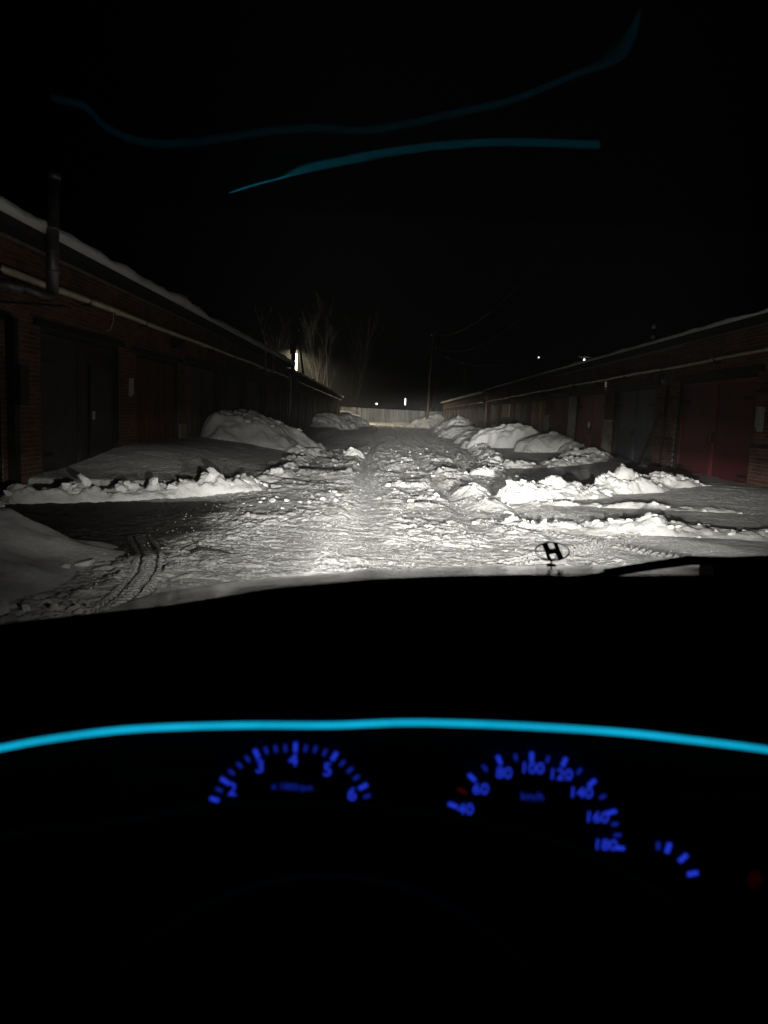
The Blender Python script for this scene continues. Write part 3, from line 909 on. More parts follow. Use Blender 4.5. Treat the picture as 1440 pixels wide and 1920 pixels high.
MB().tube([(XR + .1, 21.3, 3.5), (XR + .1, 21.3, 4.15)], .018, 8).tube([(XR + .1, 21.3, 3.80), (XR - .1, 21.3, 3.80)], .014, 8).tube([(XR + .1, 21.3, 4.08), (XR - .1, 21.3, 4.08)], .014, 8).build('bracket', IRON, ins)
for z in (3.82, 4.10): MB().tube([(XR - .1, 21.3, z - .02), (XR - .1, 21.3, z + .03), (XR - .1, 21.3, z + .09)], [.05, .06, .03], 12).build('insulator', WHITEPOR, ins, True)

# ------------------------------------------------------------------ far end: fence, poles, lamps, trees, car
fe = thing('board_fence', 'pale upright board fence closing the far end of the lane', 'fence', (0, 110, 0))
PLK = MB().box(-.5, .5, -.5, .5, 0, 1).mesh('plank', FENCEM)
x = -12.0; i = 0
while x < 13:
    w = random.uniform(.26, .42)
    z0 = .25 + .0 * x
    link('plank', PLK, fe, (x + w / 2, 110 + random.uniform(-.012, .012), .10), (0, random.uniform(-.012, .012), 0), (w, .03, random.uniform(2.08, 2.16) - .008 * (x + 7)))
    x += w + random.uniform(.02, .06)
for z in (.55, 1.75): MB().box(-12, 13, 110.03, 110.09, z, z + .08).build('rail', WOOD, fe)
for k in range(10): MB().box(-11.8 + k * 2.7, -11.68 + k * 2.7, 110.10, 110.22, -.2, 2.2).build('post', WOOD, fe)
fs_ = thing('fence_snow_drift', 'low drift of snow along the foot of the far fence', 'snow bank', (0, 109.3, 0))
Yq, Xq = np.meshgrid(np.linspace(0, 1, 14), np.linspace(-10, 11, 160), indexing='ij')
Zq = .08 + .5 * np.sin(Yq * np.pi) ** .8 * (.35 + .35 * perlin(Xq * .3, Xq * 0, 5)) + .0
link('snow_body', npmesh('snow_body', np.stack([Xq.ravel(), 108.9 + Yq.ravel() * 1.05, Zq.ravel()], 1), gridfaces(14, 160), SNOW, fs_.location), fs_)


def pole(name, label, x, y, z0, z1, r0, r1, mat, lean=(0, 0), ins_=(), group=None):
    o = thing(name, label, 'pole', (x, y, z0), group)
    MB().tube([(x, y, z0), (x + lean[0] * .5, y + lean[1] * .5, (z0 + z1) / 2), (x + lean[0], y + lean[1], z1)], [r0, (r0 + r1) / 2, r1], 12).build('shaft', mat, o, True)
    for (f, dx) in ins_:
        zz = z0 + (z1 - z0) * f; px, py = x + lean[0] * f, y + lean[1] * f
        MB().tube([(px, py, zz), (px + dx, py - .05, zz), (px + dx, py - .05, zz + .12)], .02, 6).build('hook', IRON, o)
        MB().tube([(px + dx, py - .05, zz + .08), (px + dx, py - .05, zz + .16), (px + dx, py - .05, zz + .24)], [.07, .08, .04], 10).build('insulator', WHITEPOR, o, True)
    return o


pole('utility_pole', 'slim wooden utility pole standing right of the far fence', 4.35, 86, 0, 11.3, .17, .11, WOOD, (.30, 0), ((.92, -.25), (.80, .3), (.76, -.3), (.945, .1)))
p = pole('utility_pole', 'dark two-legged utility pole behind the left row', -10.9, 80, 0, 9.9, .16, .11, WOOD, (.75, 0), ((.97, .2),))
MB().tube([(-8.6, 80.3, 0), (-10.05, 80.05, 9.6)], [.15, .1], 10).build('strut', WOOD, p, True)


def lamp(label, x, y, z, pole_r, energy, arm, colr, bulb=.16, bmat=None, size=.15, mat=CONC, group=None):
    o = thing('street_lamp', label, 'street lamp', (x - arm[0], y - arm[1], 0), group)
    bx_, by_ = x - arm[0], y - arm[1]
    MB().tube([(bx_, by_, 0), (bx_, by_, z - .9)], [pole_r, pole_r * .75], 12).build('post', mat, o, True)
    MB().tube([(bx_, by_, z - 1.0), (bx_ + arm[0] * .2, by_ + arm[1] * .2, z + .12), (x, y, z + .16)], .035, 8).build('arm', IRON, o, True)
    MB().tube([(x, y, z + .10), (x, y, z + .2), (x, y, z + .3)], [.28, .16, .06], 14).build('lamp_shade', IRON, o, True)
    m = MB()
    m.grid(lambda u, v: (x + bulb * math.sin(u) * math.cos(v), y + bulb * math.sin(u) * math.sin(v), z - .02 + bulb * math.cos(u)), np.linspace(0, math.pi, 8), np.linspace(0, 2 * math.pi, 13))
    m.build('bulb', bmat or LAMPW, o, True)
    if energy:
        L = bpy.data.lights.new('lamp_light', 'SPOT'); L.energy = energy; L.color = colr; L.shadow_soft_size = size; L.spot_size = R(172); L.spot_blend = 1.0
        lo = link('lamp_light', L, o, (x, y, z - .3))
    return o


lamp('glowing street lamp on a lit pole behind the left garage row', -12.4, 95, 9.4, .16, STREET_ENERGY, (-.25, -.9), (1, .83, .55), .20)
lamp('small lit lamp on a far post behind the fence', -2.67, 150, 3.5, .10, 0, (.2, .3), (1, .9, .7), .24, LAMPF)
lamp('small lamp on a dark pole beyond the right roof', 14.57, 75, 7.7, .10, 0, (.25, .2), (1, .9, .7), .065, LAMPF, .1, WOOD)
lamp('low floodlight shining over the right garage roof edge', 8.65, 34.0, 4.22, .07, 160, (.2, .5), (1, .93, .72), .055, LAMPF, .08, IRON)
tl = thing('tube_light', 'bright upright tube light on a post beyond the fence', 'lamp', (3.08, 150, 0))
MB().tube([(3.08, 150.2, 0), (3.08, 150.2, 4.9)], .08, 10).build('post', IRON, tl, True)
MB().tube([(3.08, 149.95, 3.45), (3.06, 149.95, 4.75)], .12, 12).build('tube', LAMPF, tl, True)
wl2 = None


def bare_tree(label, x, y, hgt, seed, stems, spread=.9):
    rr = random.Random(seed)
    o = thing('bare_tree', label, 'tree', (x, y, 0))
    tr, cr = MB(), MB()

    def grow(p, d, L, r, lev, mb):
        pts = [p]; rs = [r]; n = 6 if lev < 2 else 4
        for i in range(n):
            d = (d + Vector((rr.gauss(0, .07), rr.gauss(0, .07), .03 + .02 * lev))).normalized()
            pts.append(pts[-1] + d * (L / n)); rs.append(r * (1 - .82 * (i + 1) / n))
        mb.tube(pts, rs, 7 if lev == 0 else 4, False)
        if lev < 3:
            for k in range((9, 7, 5)[lev]):
                f = rr.uniform(.25, .97); j = min(n - 1, int(f * n)); q = pts[j].lerp(pts[j + 1], f * n - j)
                w = rr.uniform(0, 6.28); nd = (d * 1.1 + Vector((math.cos(w), math.sin(w), .25)) * rr.uniform(.4, .75)).normalized()
                grow(q, nd, L * rr.uniform(.26, .45) * (1.15 - f * .5), max(.009, rs[j] * .5), lev + 1, cr)
    for k in range(stems):
        w = rr.uniform(0, 6.28)
        dd = Vector((math.cos(w) * .10 * spread, math.sin(w) * .10 * spread, 1)).normalized()
        grow(Vector((x + math.cos(w) * .25 * (stems > 1), y + math.sin(w) * .25 * (stems > 1), -.2)), dd, hgt * rr.uniform(.82, 1.05), .10 if stems > 1 else .14, 0, tr)
    tr.build('trunk', BARK, o, True); cr.build('crown', BARK, o, True)
    return o


bare_tree('tall bare birch clump just behind the end of the left row', -9.0, 102, 14.5, 1, 4, 1.2)
bare_tree('leaning bare tree rising beside the far fence corner', -5.9, 114, 15.5, 2, 3, 1.6)
bare_tree('dim bare tree left of the glowing street lamp', -15.2, 98, 14, 3, 2, 1.0)
bare_tree('low bare tree behind the fence beside the utility pole', 6.6, 120, 7.5, 4, 3, 1.5)
bare_tree('dim bare tree far beyond the right garage row', 11.2, 112, 9.0, 6, 2, 1.3)
bare_tree('slender bare tree between the lamp and the birch clump', -11.4, 108, 11.5, 9, 3, 1.2)


def wire(label, pts, r=.009):
    o = thing('overhead_wire', label, 'wire', pts[0])
    MB().tube(pts, r, 5).build('wire_run', DUCTM, o, True)


def sagline(a, b, sag, n=24):
    return [tuple(Vector(a).lerp(Vector(b), i / n) - Vector((0, 0, sag * 4 * (i / n) * (1 - i / n)))) for i in range(n + 1)]


wire('upper thin wire running from the utility pole over the right row', sagline((4.75, 86, 10.6), (9.2, 36, 12.0), 2.0))
wire('middle thin wire running from the utility pole over the right row', sagline((4.95, 86, 9.2), (9.8, 36, 10.2), 2.3))
wire('lower thin wire running from the utility pole over the right row', sagline((4.9, 86, 8.8), (13.5, 48, 7.6), 2.1))

pc = thing('parked_car', 'dark snow covered parked car behind the left row end', 'car', (-5.6, 92, 0))
pr = [(-7.6, .30), (-7.6, .75), (-7.2, .86), (-6.6, .92), (-6.05, 1.36), (-5.0, 1.40), (-4.45, 1.05), (-3.75, .92), (-3.45, .8), (-3.4, .30)]
MB().prism([(a, b + .1) for a, b in pr], 'y', 91.2, 92.8).build('body', CARP, pc)
MB().prism([(-6.0, 1.05), (-5.9, 1.38), (-5.1, 1.42), (-4.72, 1.05)], 'y', 91.18, 91.199).build('side_window', GLASSD, pc)
MB().prism([(-7.2, .985), (-6.62, 1.04), (-6.05, 1.48), (-5.0, 1.52), (-4.45, 1.17), (-3.75, 1.04), (-3.5, .93), (-3.5, .99), (-3.75, 1.12), (-4.45, 1.25), (-5.0, 1.62), (-6.05, 1.6), (-6.62, 1.12), (-7.2, 1.05)], 'y', 91.22, 92.78).build('snow_cover', SNOW, pc)
for wx in (-6.8, -4.2):
    for wy in (91.25, 92.6):
        w = MB().tube([(wx, wy, .40), (wx, wy + .2, .40)], .31, 18).build('wheel', RUBBER, pc)
        MB().tube([(wx, wy - .012, .40), (wx, wy - .002, .40)], .17, 14).build('rim', ZINC, w)

sk = thing('frozen_twig', 'dark twig frozen into the packed snow near the tyre print', 'twig', (-1.6, 6.75, gh(-1.6, 6.75)))
zt = gh(-1.6, 6.75)
MB().tube([(-1.78, 6.72, zt + .02), (-1.68, 6.75, zt + .05), (-1.56, 6.76, zt + .04), (-1.40, 6.74, zt + .02)], [.012, .016, .012, .006], 6).tube([(-1.70, 6.74, zt + .04), (-1.72, 6.74, zt + .12)], [.010, .005], 6).build('stem', BARK, sk, True)

# ------------------------------------------------------------------ the car the picture is taken from
CX = .38
car = thing('car', 'dark car interior with cyan strip light and glowing blue gauges', 'car', (CX, 0, 0))


def interp(pts, x):
    return float(np.interp(x, [p[0] for p in pts], [p[1] for p in pts]))


# bonnet: crowned panel falling away forward and to its left edge
HZ = [(1.24, 1.062), (1.4, 1.045), (1.6, 1.0215), (1.75, 1.001), (1.85, .986), (1.95, .968), (2.05, .942), (2.12, .90), (2.2, .82), (2.24, .72), (2.25, .62)]
HC = [(-.62, -.24), (-.60, -.14), (-.56, -.107), (-.45, -.085), (-.31, -.063), (-.024, -.033), (.176, -.0135), (.4, 0), (.63, .010), (.86, .014), (1.05, .0), (1.2, -.03), (1.32, -.14)]
MB().grid(lambda u, v: (u, v - .10 * ((u - CX) / .9) ** 2 * float(sst(1.7, 2.2, v)), interp(HZ, v) + interp(HC, u) + .006 * math.exp(-((abs(u - CX) - .42) / .05) ** 2)), np.linspace(-.62, 1.32, 98), np.concatenate([np.linspace(1.24, 2.1, 40), np.linspace(2.11, 2.25, 14)])).build('hood', HOODM, car, True)
hood = [o for o in car.children if o.name.startswith('hood')][0]
for s in (-1, 1):
    xa = CX + s * .94
    MB().prism([(1.2, .2), (1.2, .89), (1.6, .87), (2.0, .78), (2.2, .62), (2.24, .3), (2.2, .2)], 'x', xa - .02, xa + .02).build('fender', HOODM, car)
    w = MB().tube([(CX + s * .72, 1.62, .36), (CX + s * .93, 1.62, .36)], .355, 28).build('wheel', RUBBER, car)
    MB().tube([(CX + s * .88, 1.62, .36), (CX + s * .952, 1.62, .36)], .22, 20).build('rim', ZINC, w)
MB().prism([(2.18, .22), (2.18, .60), (2.28, .60), (2.34, .52), (2.34, .30), (2.28, .22)], 'x', CX - .93, CX + .93).build('front_bumper', TRIM, car)
# emblem: ring and slanted H on a short stem
EX, EY, EZ = .44, 1.9, 1.017
em = MB()
ring_o = [(EX + .0455 * math.cos(a), EZ + .0245 * math.sin(a)) for a in np.linspace(0, 2 * math.pi, 49)[:-1]]
ring_i = [(EX + .0431 * math.cos(a), EZ + .0220 * math.sin(a)) for a in np.linspace(0, 2 * math.pi, 49)[:-1]]
n = 48
em.add([(x, y, z) for y in (EY - .004, EY + .004) for rg in (ring_o, ring_i) for x, z in rg],
       [(i, (i + 1) % n, n + (i + 1) % n, n + i) for i in range(n)] + [(2 * n + i, 3 * n + i, 3 * n + (i + 1) % n, 2 * n + (i + 1) % n) for i in range(n)]
       + [(i, 2 * n + i, 2 * n + (i + 1) % n, (i + 1) % n) for i in range(n)] + [(n + i, n + (i + 1) % n, 3 * n + (i + 1) % n, 3 * n + i) for i in range(n)])
emb = em.build('hood_emblem', CHROME, hood)
MB().prism([(EX + .92 * a - .22 * b, EZ + .97 * b) for a, b in ((-.0262, .0190), (-.0100, .0222), (-.0080, .0120), (-.0052, .0062), (.0020, .0060), (.0098, .0085), (.0070, .0232), (.0185, .0214), (.0225, .0040), (.0300, -.0160), (.0135, -.0222), (.0110, -.0110), (.0072, -.0055), (-.0010, -.0058), (-.0102, -.0085), (-.0062, -.0236), (-.0165, -.0216), (-.0200, -.0040))], 'y', EY - .0035, EY + .0035).build('emblem_letter', CHROME, hood)
MB().tube([(EX, EY, EZ - .023), (EX, EY, EZ - .06)], .0022, 8).build('emblem_stem', CHROME, hood, True)
MB().tube([(EX, EY, interp(HZ, EY) - .002), (EX, EY, interp(HZ, EY) + .006)], .012, 14).build('emblem_foot', CHROME, hood, True)


# headlights with their low-beam pattern (cut-off line, hot spot, wide foreground light)
def beam(name):
    L = bpy.data.lights.new(name, 'SPOT'); L.energy = HEAD_ENERGY; L.color = (1, .968, .885)
    L.spot_size = R(165); L.spot_blend = .25; L.shadow_soft_size = .045
    L.use_nodes = True
    nt = L.node_tree; em_ = nt.nodes['Emission']
    tc = nt.nodes.new('ShaderNodeTexCoord'); sp = nt.nodes.new('ShaderNodeSeparateXYZ'); nt.links.new(tc.outputs['Normal'], sp.inputs[0])

    def mt(op, a, b=None, c=None):
        n = nt.nodes.new('ShaderNodeMath'); n.operation = op
        for i, v in enumerate((a, b, c)):
            if v is None: continue
            if isinstance(v, (int, float)): n.inputs[i].default_value = v
            else: nt.links.new(v, n.inputs[i])
        return n.outputs[0]
    te = mt('MULTIPLY', mt('DIVIDE', sp.outputs[1], sp.outputs[2]), -1.0)
    th = mt('MULTIPLY', mt('DIVIDE', sp.outputs[0], sp.outputs[2]), -1.0)
    kick = mt('MULTIPLY', mt('MINIMUM', mt('MAXIMUM', th, 0.0), .25), .09)
    cut = mt('ADD', kick, .019)
    v = mt('SUBTRACT', cut, te)                       # > 0 below the cut-off
    sm = nt.nodes.new('ShaderNodeMapRange'); sm.interpolation_type = 'SMOOTHSTEP'
    nt.links.new(v, sm.inputs['Value']); sm.inputs['From Min'].default_value = -.030; sm.inputs['From Max'].default_value = .025
    vp = mt('MAXIMUM', v, 0.0)
    gx = lambda s: mt('EXPONENT', mt('MULTIPLY', mt('MULTIPLY', th, th), -1.0 / (s * s)))
    ev = lambda s: mt('EXPONENT', mt('MULTIPLY', vp, -1.0 / s))
    th2 = mt('SUBTRACT', th, .035)
    hot = mt('MULTIPLY', mt('MULTIPLY', mt('EXPONENT', mt('MULTIPLY', mt('MULTIPLY', th2, th2), -1.0 / (.09 * .09))), ev(.026)), HOT)
    th3 = mt('SUBTRACT', th, .12); gw = mt('EXPONENT', mt('MULTIPLY', mt('MULTIPLY', th3, th3), -1.0 / (.42 * .42)))
    fg = nt.nodes.new('ShaderNodeMapRange'); fg.interpolation_type = 'SMOOTHSTEP'
    nt.links.new(v, fg.inputs['Value']); fg.inputs['From Min'].default_value = .025; fg.inputs['From Max'].default_value = .095
    fg.inputs['To Min'].default_value = .06
    wide = mt('MULTIPLY', mt('MULTIPLY', mt('MULTIPLY', gw, ev(.062)), fg.outputs[0]), WIDE)
    low = mt('MULTIPLY', sm.outputs[0], mt('ADD', hot, wide))
    spill = mt('MULTIPLY', gx(.62), SPILL)
    nt.links.new(mt('ADD', low, spill), em_.inputs['Strength'])
    return L


HOT, WIDE, SPILL = 46.0, 9.3, .055
for s in (-1, 1):
    hx = CX + s * .66
    h_ = MB()
    h_.grid(lambda u, v: (hx + .17 * u, 2.22 + .07 * (1 - u * u * .6) * (1 - .5 * v * v), .70 + .085 * v), np.linspace(-1, 1, 13), np.linspace(-1, 1, 9))
    hl = h_.build('headlight', GLASSD, car, True)
    lo = link('headlight_beam', beam('headlight_beam'), hl, (hx, 2.36, .72), (R(90 - .2), 0, 0))

# windscreen: curved sheet, clear below; top band added to mirror the hidden wires
ks = np.array([.24, .30, .333, .42, 1.24]); rk = np.radians([10.0, 12.35, 14.65, 19, 33])
ysw = np.linspace(1.24, .24, 401); rw = np.interp(ysw, ks, rk)
zsw = 1.073 + np.concatenate([[0], np.cumsum(np.tan((rw[1:] + rw[:-1]) / 2) * (ysw[:-1] - ysw[1:]))])
wz = lambda y: float(np.interp(-y, -ysw, zsw))
gm = bpy.data.materials.new('windscreen_glass'); gm.use_nodes = True; nt = gm.node_tree; nt.nodes.remove(nt.nodes['Principled BSDF'])
tb = nt.nodes.new('ShaderNodeBsdfTransparent'); nt.links.new(tb.outputs[0], nt.nodes['Material Output'].inputs[0])
bm_ = bpy.data.materials.new('reflector_band_glass'); bm_.use_nodes = True; nt = bm_.node_tree; nt.nodes.remove(nt.nodes['Principled BSDF'])
tb = nt.nodes.new('ShaderNodeBsdfTransparent'); tb.inputs[0].default_value = (.80, .86, .84, 1)
gl_ = nt.nodes.new('ShaderNodeBsdfGlossy'); gl_.inputs['Roughness'].default_value = 0.0
mx = nt.nodes.new('ShaderNodeMixShader'); mx.inputs[0].default_value = .12
nt.links.new(tb.outputs[0], mx.inputs[1]); nt.links.new(gl_.outputs[0], mx.inputs[2]); nt.links.new(mx.outputs[0], nt.nodes['Material Output'].inputs[0])
ws_ = MB().grid(lambda u, v: (u, v, wz(v)), np.linspace(CX - 1.14, CX + 1.14, 5), np.linspace(1.24, .452, 60)).build('windscreen', gm, car, True)
MB().grid(lambda u, v: (u, v, wz(v)), np.linspace(CX - 1.0, CX + 1.0, 5), np.linspace(.45, .24, 160)).build('reflector_band', bm_, ws_, True)
MB().box(CX - 1.0, CX + 1.0, -1.6, .235, 1.535, 1.575).build('roof', TRIM, car)
for s in (-1, 1):
    MB().tube([(CX + s * 1.16, 1.25, 1.0), (CX + s * 1.10, .84, 1.28), (CX + s * 1.02, .44, 1.46), (CX + s * .98, .2, 1.54)], .04, 8).build('windscreen_pillar', TRIM, car, True)

# dashboard
STRIP = [(-.398, 1.0252), (-.3312, 1.042), (-.2837, 1.0532), (-.2129, 1.0655), (-.1189, 1.0735), (-.0391, 1.0774), (.031, 1.0832), (.1153, 1.0848), (.2091, 1.0834), (.2798, 1.0789), (.3461, 1.0733), (.408, 1.0654)]
EDGE = [(-1.0, .885), (-0.7717, 0.9348), (-0.6362, 0.9643), (-0.5194, 0.9837), (-0.3676, 1.0073), (-0.1902, 1.0457), (-0.0137, 1.0703), (0.1096, 1.0815), (0.2502, 1.0905), (0.3209, 1.0913), (0.4264, 1.0962), (0.5315, 1.1029), (0.6369, 1.1061), (0.7781, 1.1036), (1.2, 1.06)]


def crest(x):
    return interp([(-.9, .93), (-.55, .985)] + STRIP + [(.55, 1.045), (.75, 1.01), (1.25, 1.0)], x) + .0125 + .0045


def dash_z(x, y):
    c = crest(x); e = interp(EDGE, x)
    if y <= .6165: return c
    a = c - 1.32 * (y - .6165)
    fl_ = .983 if x > -.45 else .86
    rise = fl_ + (e - fl_) * float(sst(.88, 1.2, y))
    rise = min(rise, 1.35 - (1.35 - e) * y / 1.2 - .012) if y < 1.19 else e
    return max(a, rise)


dash = MB().grid(lambda u, v: (u, v, dash_z(u, v)), np.linspace(-.98, 1.5, 125), np.array([.6, .607, .6165, .63, .645, .66, .68, .70, .72, .76, .8, .84, .88, .92, .96, 1.0, 1.05, 1.1, 1.15, 1.2, 1.2405])).build('dashboard', TRIM, car, True)
xs_ = np.linspace(-.98, 1.5, 125)
m = MB(); m.add([(x, y, crest(x) + dz) for x in xs_ for y, dz in ((.6, 0), (.597, -.0012), (.6, -.0025), (.6165, -.0025), (.642, -.040), (.644, -.5))], [(i * 6 + k, (i + 1) * 6 + k, (i + 1) * 6 + k + 1, i * 6 + k + 1) for i in range(124) for k in range(5)])
m.build('strip_shield_lip', TRIM, dash, True)  # lip added over the strip to keep its reflection off the glass
MB().tube(smooth_line([(x * .610 / .62, .610, 1.35 - (1.35 - z) * .610 / .62) for x, z in [(-.52, .99)] + STRIP + [(.55, 1.043)]], 6), .0029, 10).build('light_strip', STRIPM, dash, True)
C1 = [(-0.2221, 0.7873, 0.988), (-0.1858, 0.7766, 0.988), (-0.1295, 0.764, 0.988), (-0.0684, 0.7585, 0.988), (-0.0083, 0.7538, 0.988), (0.0509, 0.7502, 0.988), (0.1099, 0.7481, 0.988), (0.1756, 0.7473, 0.988), (0.2447, 0.7472, 0.988)]
C2 = [(-0.4281, 0.7373, 0.988), (-0.4097, 0.7388, 0.988), (-0.389, 0.7401, 0.988), (-0.3748, 0.7461, 0.988), (-0.3606, 0.7504, 0.988), (-0.3357, 0.7538, 0.988), (-0.3028, 0.7551, 0.988), (-0.2621, 0.7538, 0.988), (-0.2079, 0.7505, 0.988), (-0.1542, 0.747, 0.988), (-0.1014, 0.7452, 0.988), (-0.0619, 0.7458, 0.988), (-0.0226, 0.744, 0.988), (0.029, 0.7395, 0.988), (0.0797, 0.7346, 0.988), (0.1293, 0.7293, 0.988), (0.1706, 0.7219, 0.988), (0.2049, 0.7152, 0.988), (0.2307, 0.7113, 0.988), (0.246, 0.7077, 0.988), (0.254, 0.7046, 0.988), (0.256, 0.7005, 0.99), (0.2555, 0.696, 0.9985)]


_c = smooth_line(C1); MB().tube(_c, list(np.interp(np.arange(len(_c)), [0, 3, 6, 12, 20, 40], [.0002, .0007, .0005, .0003, .0002, .00015])), 8).build('hidden_reflection_wire', STRIPB, dash, True)  # unseen glowing wires added behind the crest, placed for their reflections in the glass
_c = smooth_line(C2); MB().tube(_c, list(np.interp(np.arange(len(_c)), [0, 8, 20, 40, 68, 74, 80, 90], [.0001, .0002, .00015, .00015, .0002, .0002, .0003, .0003])), 8).build('hidden_reflection_wire', STRIPC, dash, True)
MB().grid(lambda u, v: (u, .97 + .05 * v + .02 * (u - .05) ** 2, max(dash_z(u, .97 + .05 * v), 0) + .006 + .010 * math.cos(v * 1.5)), np.linspace(-.30, .42, 40), np.linspace(-1, 1, 9)).build('dash_sheen_bar', SHEENBAR, dash, True)  # raised grey bar added to suggest a sheen across the dash top
# lower bezel that hides the foot of the dials
BZ = [(-.42, 1.00), (-.25, 1.005), (-.1365, 1.008), (-.045, 1.020), (.0015, 1.020), (.075, 1.0095), (.2115, .9825), (.30, .93), (.45, .86), (.6, .82)]
k_ = .59 / .40
BZ = [(-.40, .96), (-.2, .995), (-.137, 1.0115), (-.045, 1.019), (.0015, 1.016), (.075, 1.009), (.14, .999), (.2115, .9745), (.26, .945), (.33, .89), (.5, .84)]
m = MB(); xs_ = np.linspace(-.40, .5, 61)
m.add([(x, y, z + (1.35 - z) * (.40 - .40) + dz - .0) for x in xs_ for z in (interp(BZ, x) - .0,) for y, dz in ((.60, 0), (.594, -.004), (.592, -.012), (.58, -.06), (.55, -.35))], [(i * 5 + k, (i + 1) * 5 + k, (i + 1) * 5 + k + 1, i * 5 + k + 1) for i in range(60) for k in range(4)])
m.build('gauge_bezel', TRIMG, dash, True)

# gauges
gc = MB().box(-.24, .36, .6405, .6435, .78, 1.02).build('instrument_cluster', TRIM, car)
KY = .638 / .645


def gp(x, z):
    return x * KY, 1.35 - (1.35 - z) * KY


def text(body, x, z, size, mat, name='numeral'):
    cu = bpy.data.curves.new('tmp', 'FONT'); cu.body = body; cu.size = size; cu.align_x = 'CENTER'; cu.align_y = 'CENTER'; cu.extrude = .0004
    to = bpy.data.objects.new('tmp', cu); col.objects.link(to)
    bpy.context.view_layer.update()
    me = bpy.data.meshes.new_from_object(to.evaluated_get(bpy.context.evaluated_depsgraph_get()))
    bpy.data.objects.remove(to); bpy.data.curves.remove(cu)
    me.materials.clear(); me.materials.append(mat); me.name = name
    x, z = gp(x, z)
    return link(name, me, gc, (x, .638, z), (R(90), 0, 0))


for b, x, z in (('2', -.1298, .9993), ('3', -.1046, 1.023), ('4', -.0738, 1.0307), ('5', -.0421, 1.0229), ('6', -.0185, 1.0)):
    text(b, x, z, .0175, BLUEE)
text('x 1000rpm', -.0741, 1.0046, .0085, BLUED, 'lettering')
for b, x, z in (('40', .0874, .9905), ('60', .1, 1.011), ('80', .1206, 1.0277), ('100', .1462, 1.0336), ('120', .1726, 1.0287), ('140', .1926, 1.0119), ('160', .2094, .9885), ('180', .2196, .9614)):
    text(b, x, z, .0148, BLUEE)
text('km/h', .1482, 1.0061, .0105, BLUED, 'lettering')


def ticks(pts, c, big, L=.0075, w=.0032):
    for i, (x, z) in enumerate(pts):
        bigt = i in big
        a = math.atan2(z - c[1], x - c[0]); l = L * (1.15 if bigt else .85); ww = w * (1.1 if bigt else .8)
        me = MB().box(-l / 2, l / 2, -.0005, .0005, -ww / 2, ww / 2).mesh('tick', BLUEE if bigt else BLUED)
        x, z = gp(x, z)
        link('tick', me, gc, (x, .638, z), (0, -a, 0))


ticks([(-.146, .989), (-.1417, .9987), (-.1369, 1.0079), (-.1306, 1.0165), (-.1234, 1.0237), (-.1161, 1.0302), (-.1079, 1.0358), (-.0991, 1.0394), (-.0903, 1.0413), (-.0815, 1.0423), (-.0723, 1.0438), (-.0629, 1.0432), (-.0541, 1.0426), (-.0451, 1.0399), (-.0362, 1.0367), (-.0286, 1.0303), (-.0214, 1.0239), (-.0153, 1.0169), (-.0085, 1.0084), (-.0046, .9991)], (-.074, .968), (0, 2, 6, 10, 14, 18))
ticks([(.0753, .9941), (.0914, 1.0221), (.1026, 1.032), (.1153, 1.0404), (.1303, 1.0437), (.1449, 1.045), (.1597, 1.0431), (.1751, 1.0413), (.1895, 1.0331), (.2021, 1.0223), (.2131, 1.0092), (.2227, .9945), (.2267, .983), (.2301, .9721), (.2332, .9594)], (.15, .968), (0, 1, 3, 5, 7, 9, 11, 14))
ticks([(.2687, .9633), (.2783, .9616), (.2931, .9522), (.3036, .9371)], (.272, .929), (1, 2, 3), .0085, .0038)
x, z = gp(.083, 1.009)
link('needle', MB().box(-.004, .004, -.0005, .0005, -.0012, .0012).mesh('needle', REDE), gc, (x, .637, z), (0, R(28), 0))
x, z = gp(.362, .934)
MB().prism([(x + .007 * math.cos(a), z + .009 * math.sin(a)) for a in np.linspace(0, 6.283, 17)[:-1]], 'y', .6375, .6385).build('warning_light', emis('warning_red', (.10, .003, .003), .055), gc)

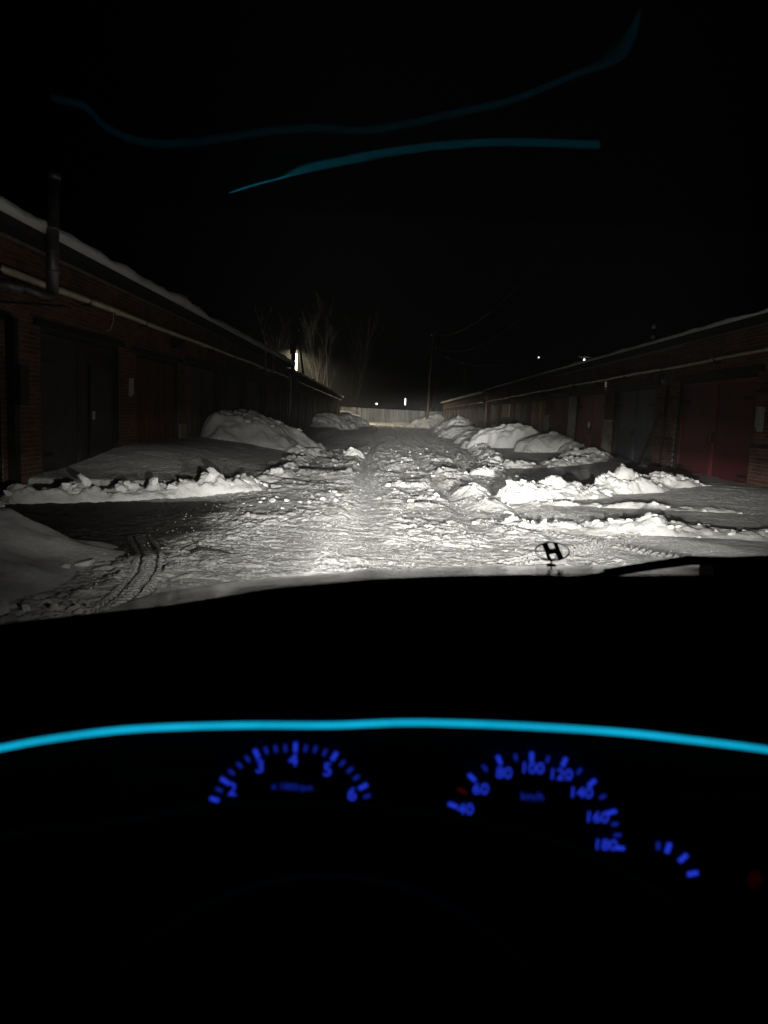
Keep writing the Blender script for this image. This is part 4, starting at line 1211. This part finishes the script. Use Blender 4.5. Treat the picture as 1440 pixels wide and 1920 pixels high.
# steering wheel below the dials, unlit
sw = MB()
Wc = Vector((-.02, .38, .86)); t_ = R(62)
ax1, ax2 = Vector((1, 0, 0)), Vector((0, math.cos(t_), math.sin(t_)))
ring_p = [Wc + (ax1 * math.cos(a) + ax2 * math.sin(a)) * .185 for a in np.linspace(0, 2 * math.pi, 49)]
sw.tube(ring_p, .014, 10, False)
swo = sw.build('steering_wheel', TRIM, car, True)
hub = MB(); hub.tube([Wc + Vector((0, .05, -.03)), Wc, Wc + Vector((0, -.03, .016))], [.05, .075, .06], 18); hub.build('hub', TRIM, swo, True)
for a in (R(0), R(180), R(250), R(290)):
    d = ax1 * math.cos(a) + ax2 * math.sin(a)
    MB().tube([Wc + d * .05, Wc + d * .178], [.022, .013], 8).build('spoke', TRIM, swo, True)

# wiper resting across the foot of the glass
wi = MB().tube([(.20, 1.30, 1.048), (.2717, 1.3, 1.0608), (.3662, 1.3, 1.076), (.4597, 1.3, 1.0985), (.544, 1.3, 1.114), (.60, 1.3, 1.1185)], [.004, .0055, .0065, .0065, .0065, .006], 8).build('windscreen_wiper', RUBBER, car, True)
MB().tube([(.40, 1.31, 1.086), (.544, 1.31, 1.1165), (.62, 1.31, 1.1185), (.80, 1.31, 1.122), (.95, 1.30, 1.09)], .007, 8).build('wiper_arm', TRIM, wi, True)
MB().prism([(.5774, 1.1115), (.60, 1.1185), (.6852, 1.1272), (.80, 1.130), (.95, 1.12), (.95, 1.0), (.5818, 1.0)], 'y', 1.27, 1.33).build('cowl_cover', TRIM, car)

# ------------------------------------------------------------------ thin winter haze
if HAZE > 0:
    hm = bpy.data.materials.new('haze_air'); hm.use_nodes = True; nt = hm.node_tree; nt.nodes.remove(nt.nodes['Principled BSDF'])
    pv = nt.nodes.new('ShaderNodeVolumePrincipled'); pv.inputs['Color'].default_value = (.85, .87, .9, 1); pv.inputs['Density'].default_value = HAZE
    nt.links.new(pv.outputs[0], nt.nodes['Material Output'].inputs['Volume'])
    hz = MB().box(-205, 205, -65, 405, -1.4, 22).build('haze', hm)
    tag(hz, 'thin pale haze in the night air', None, None, 'stuff')
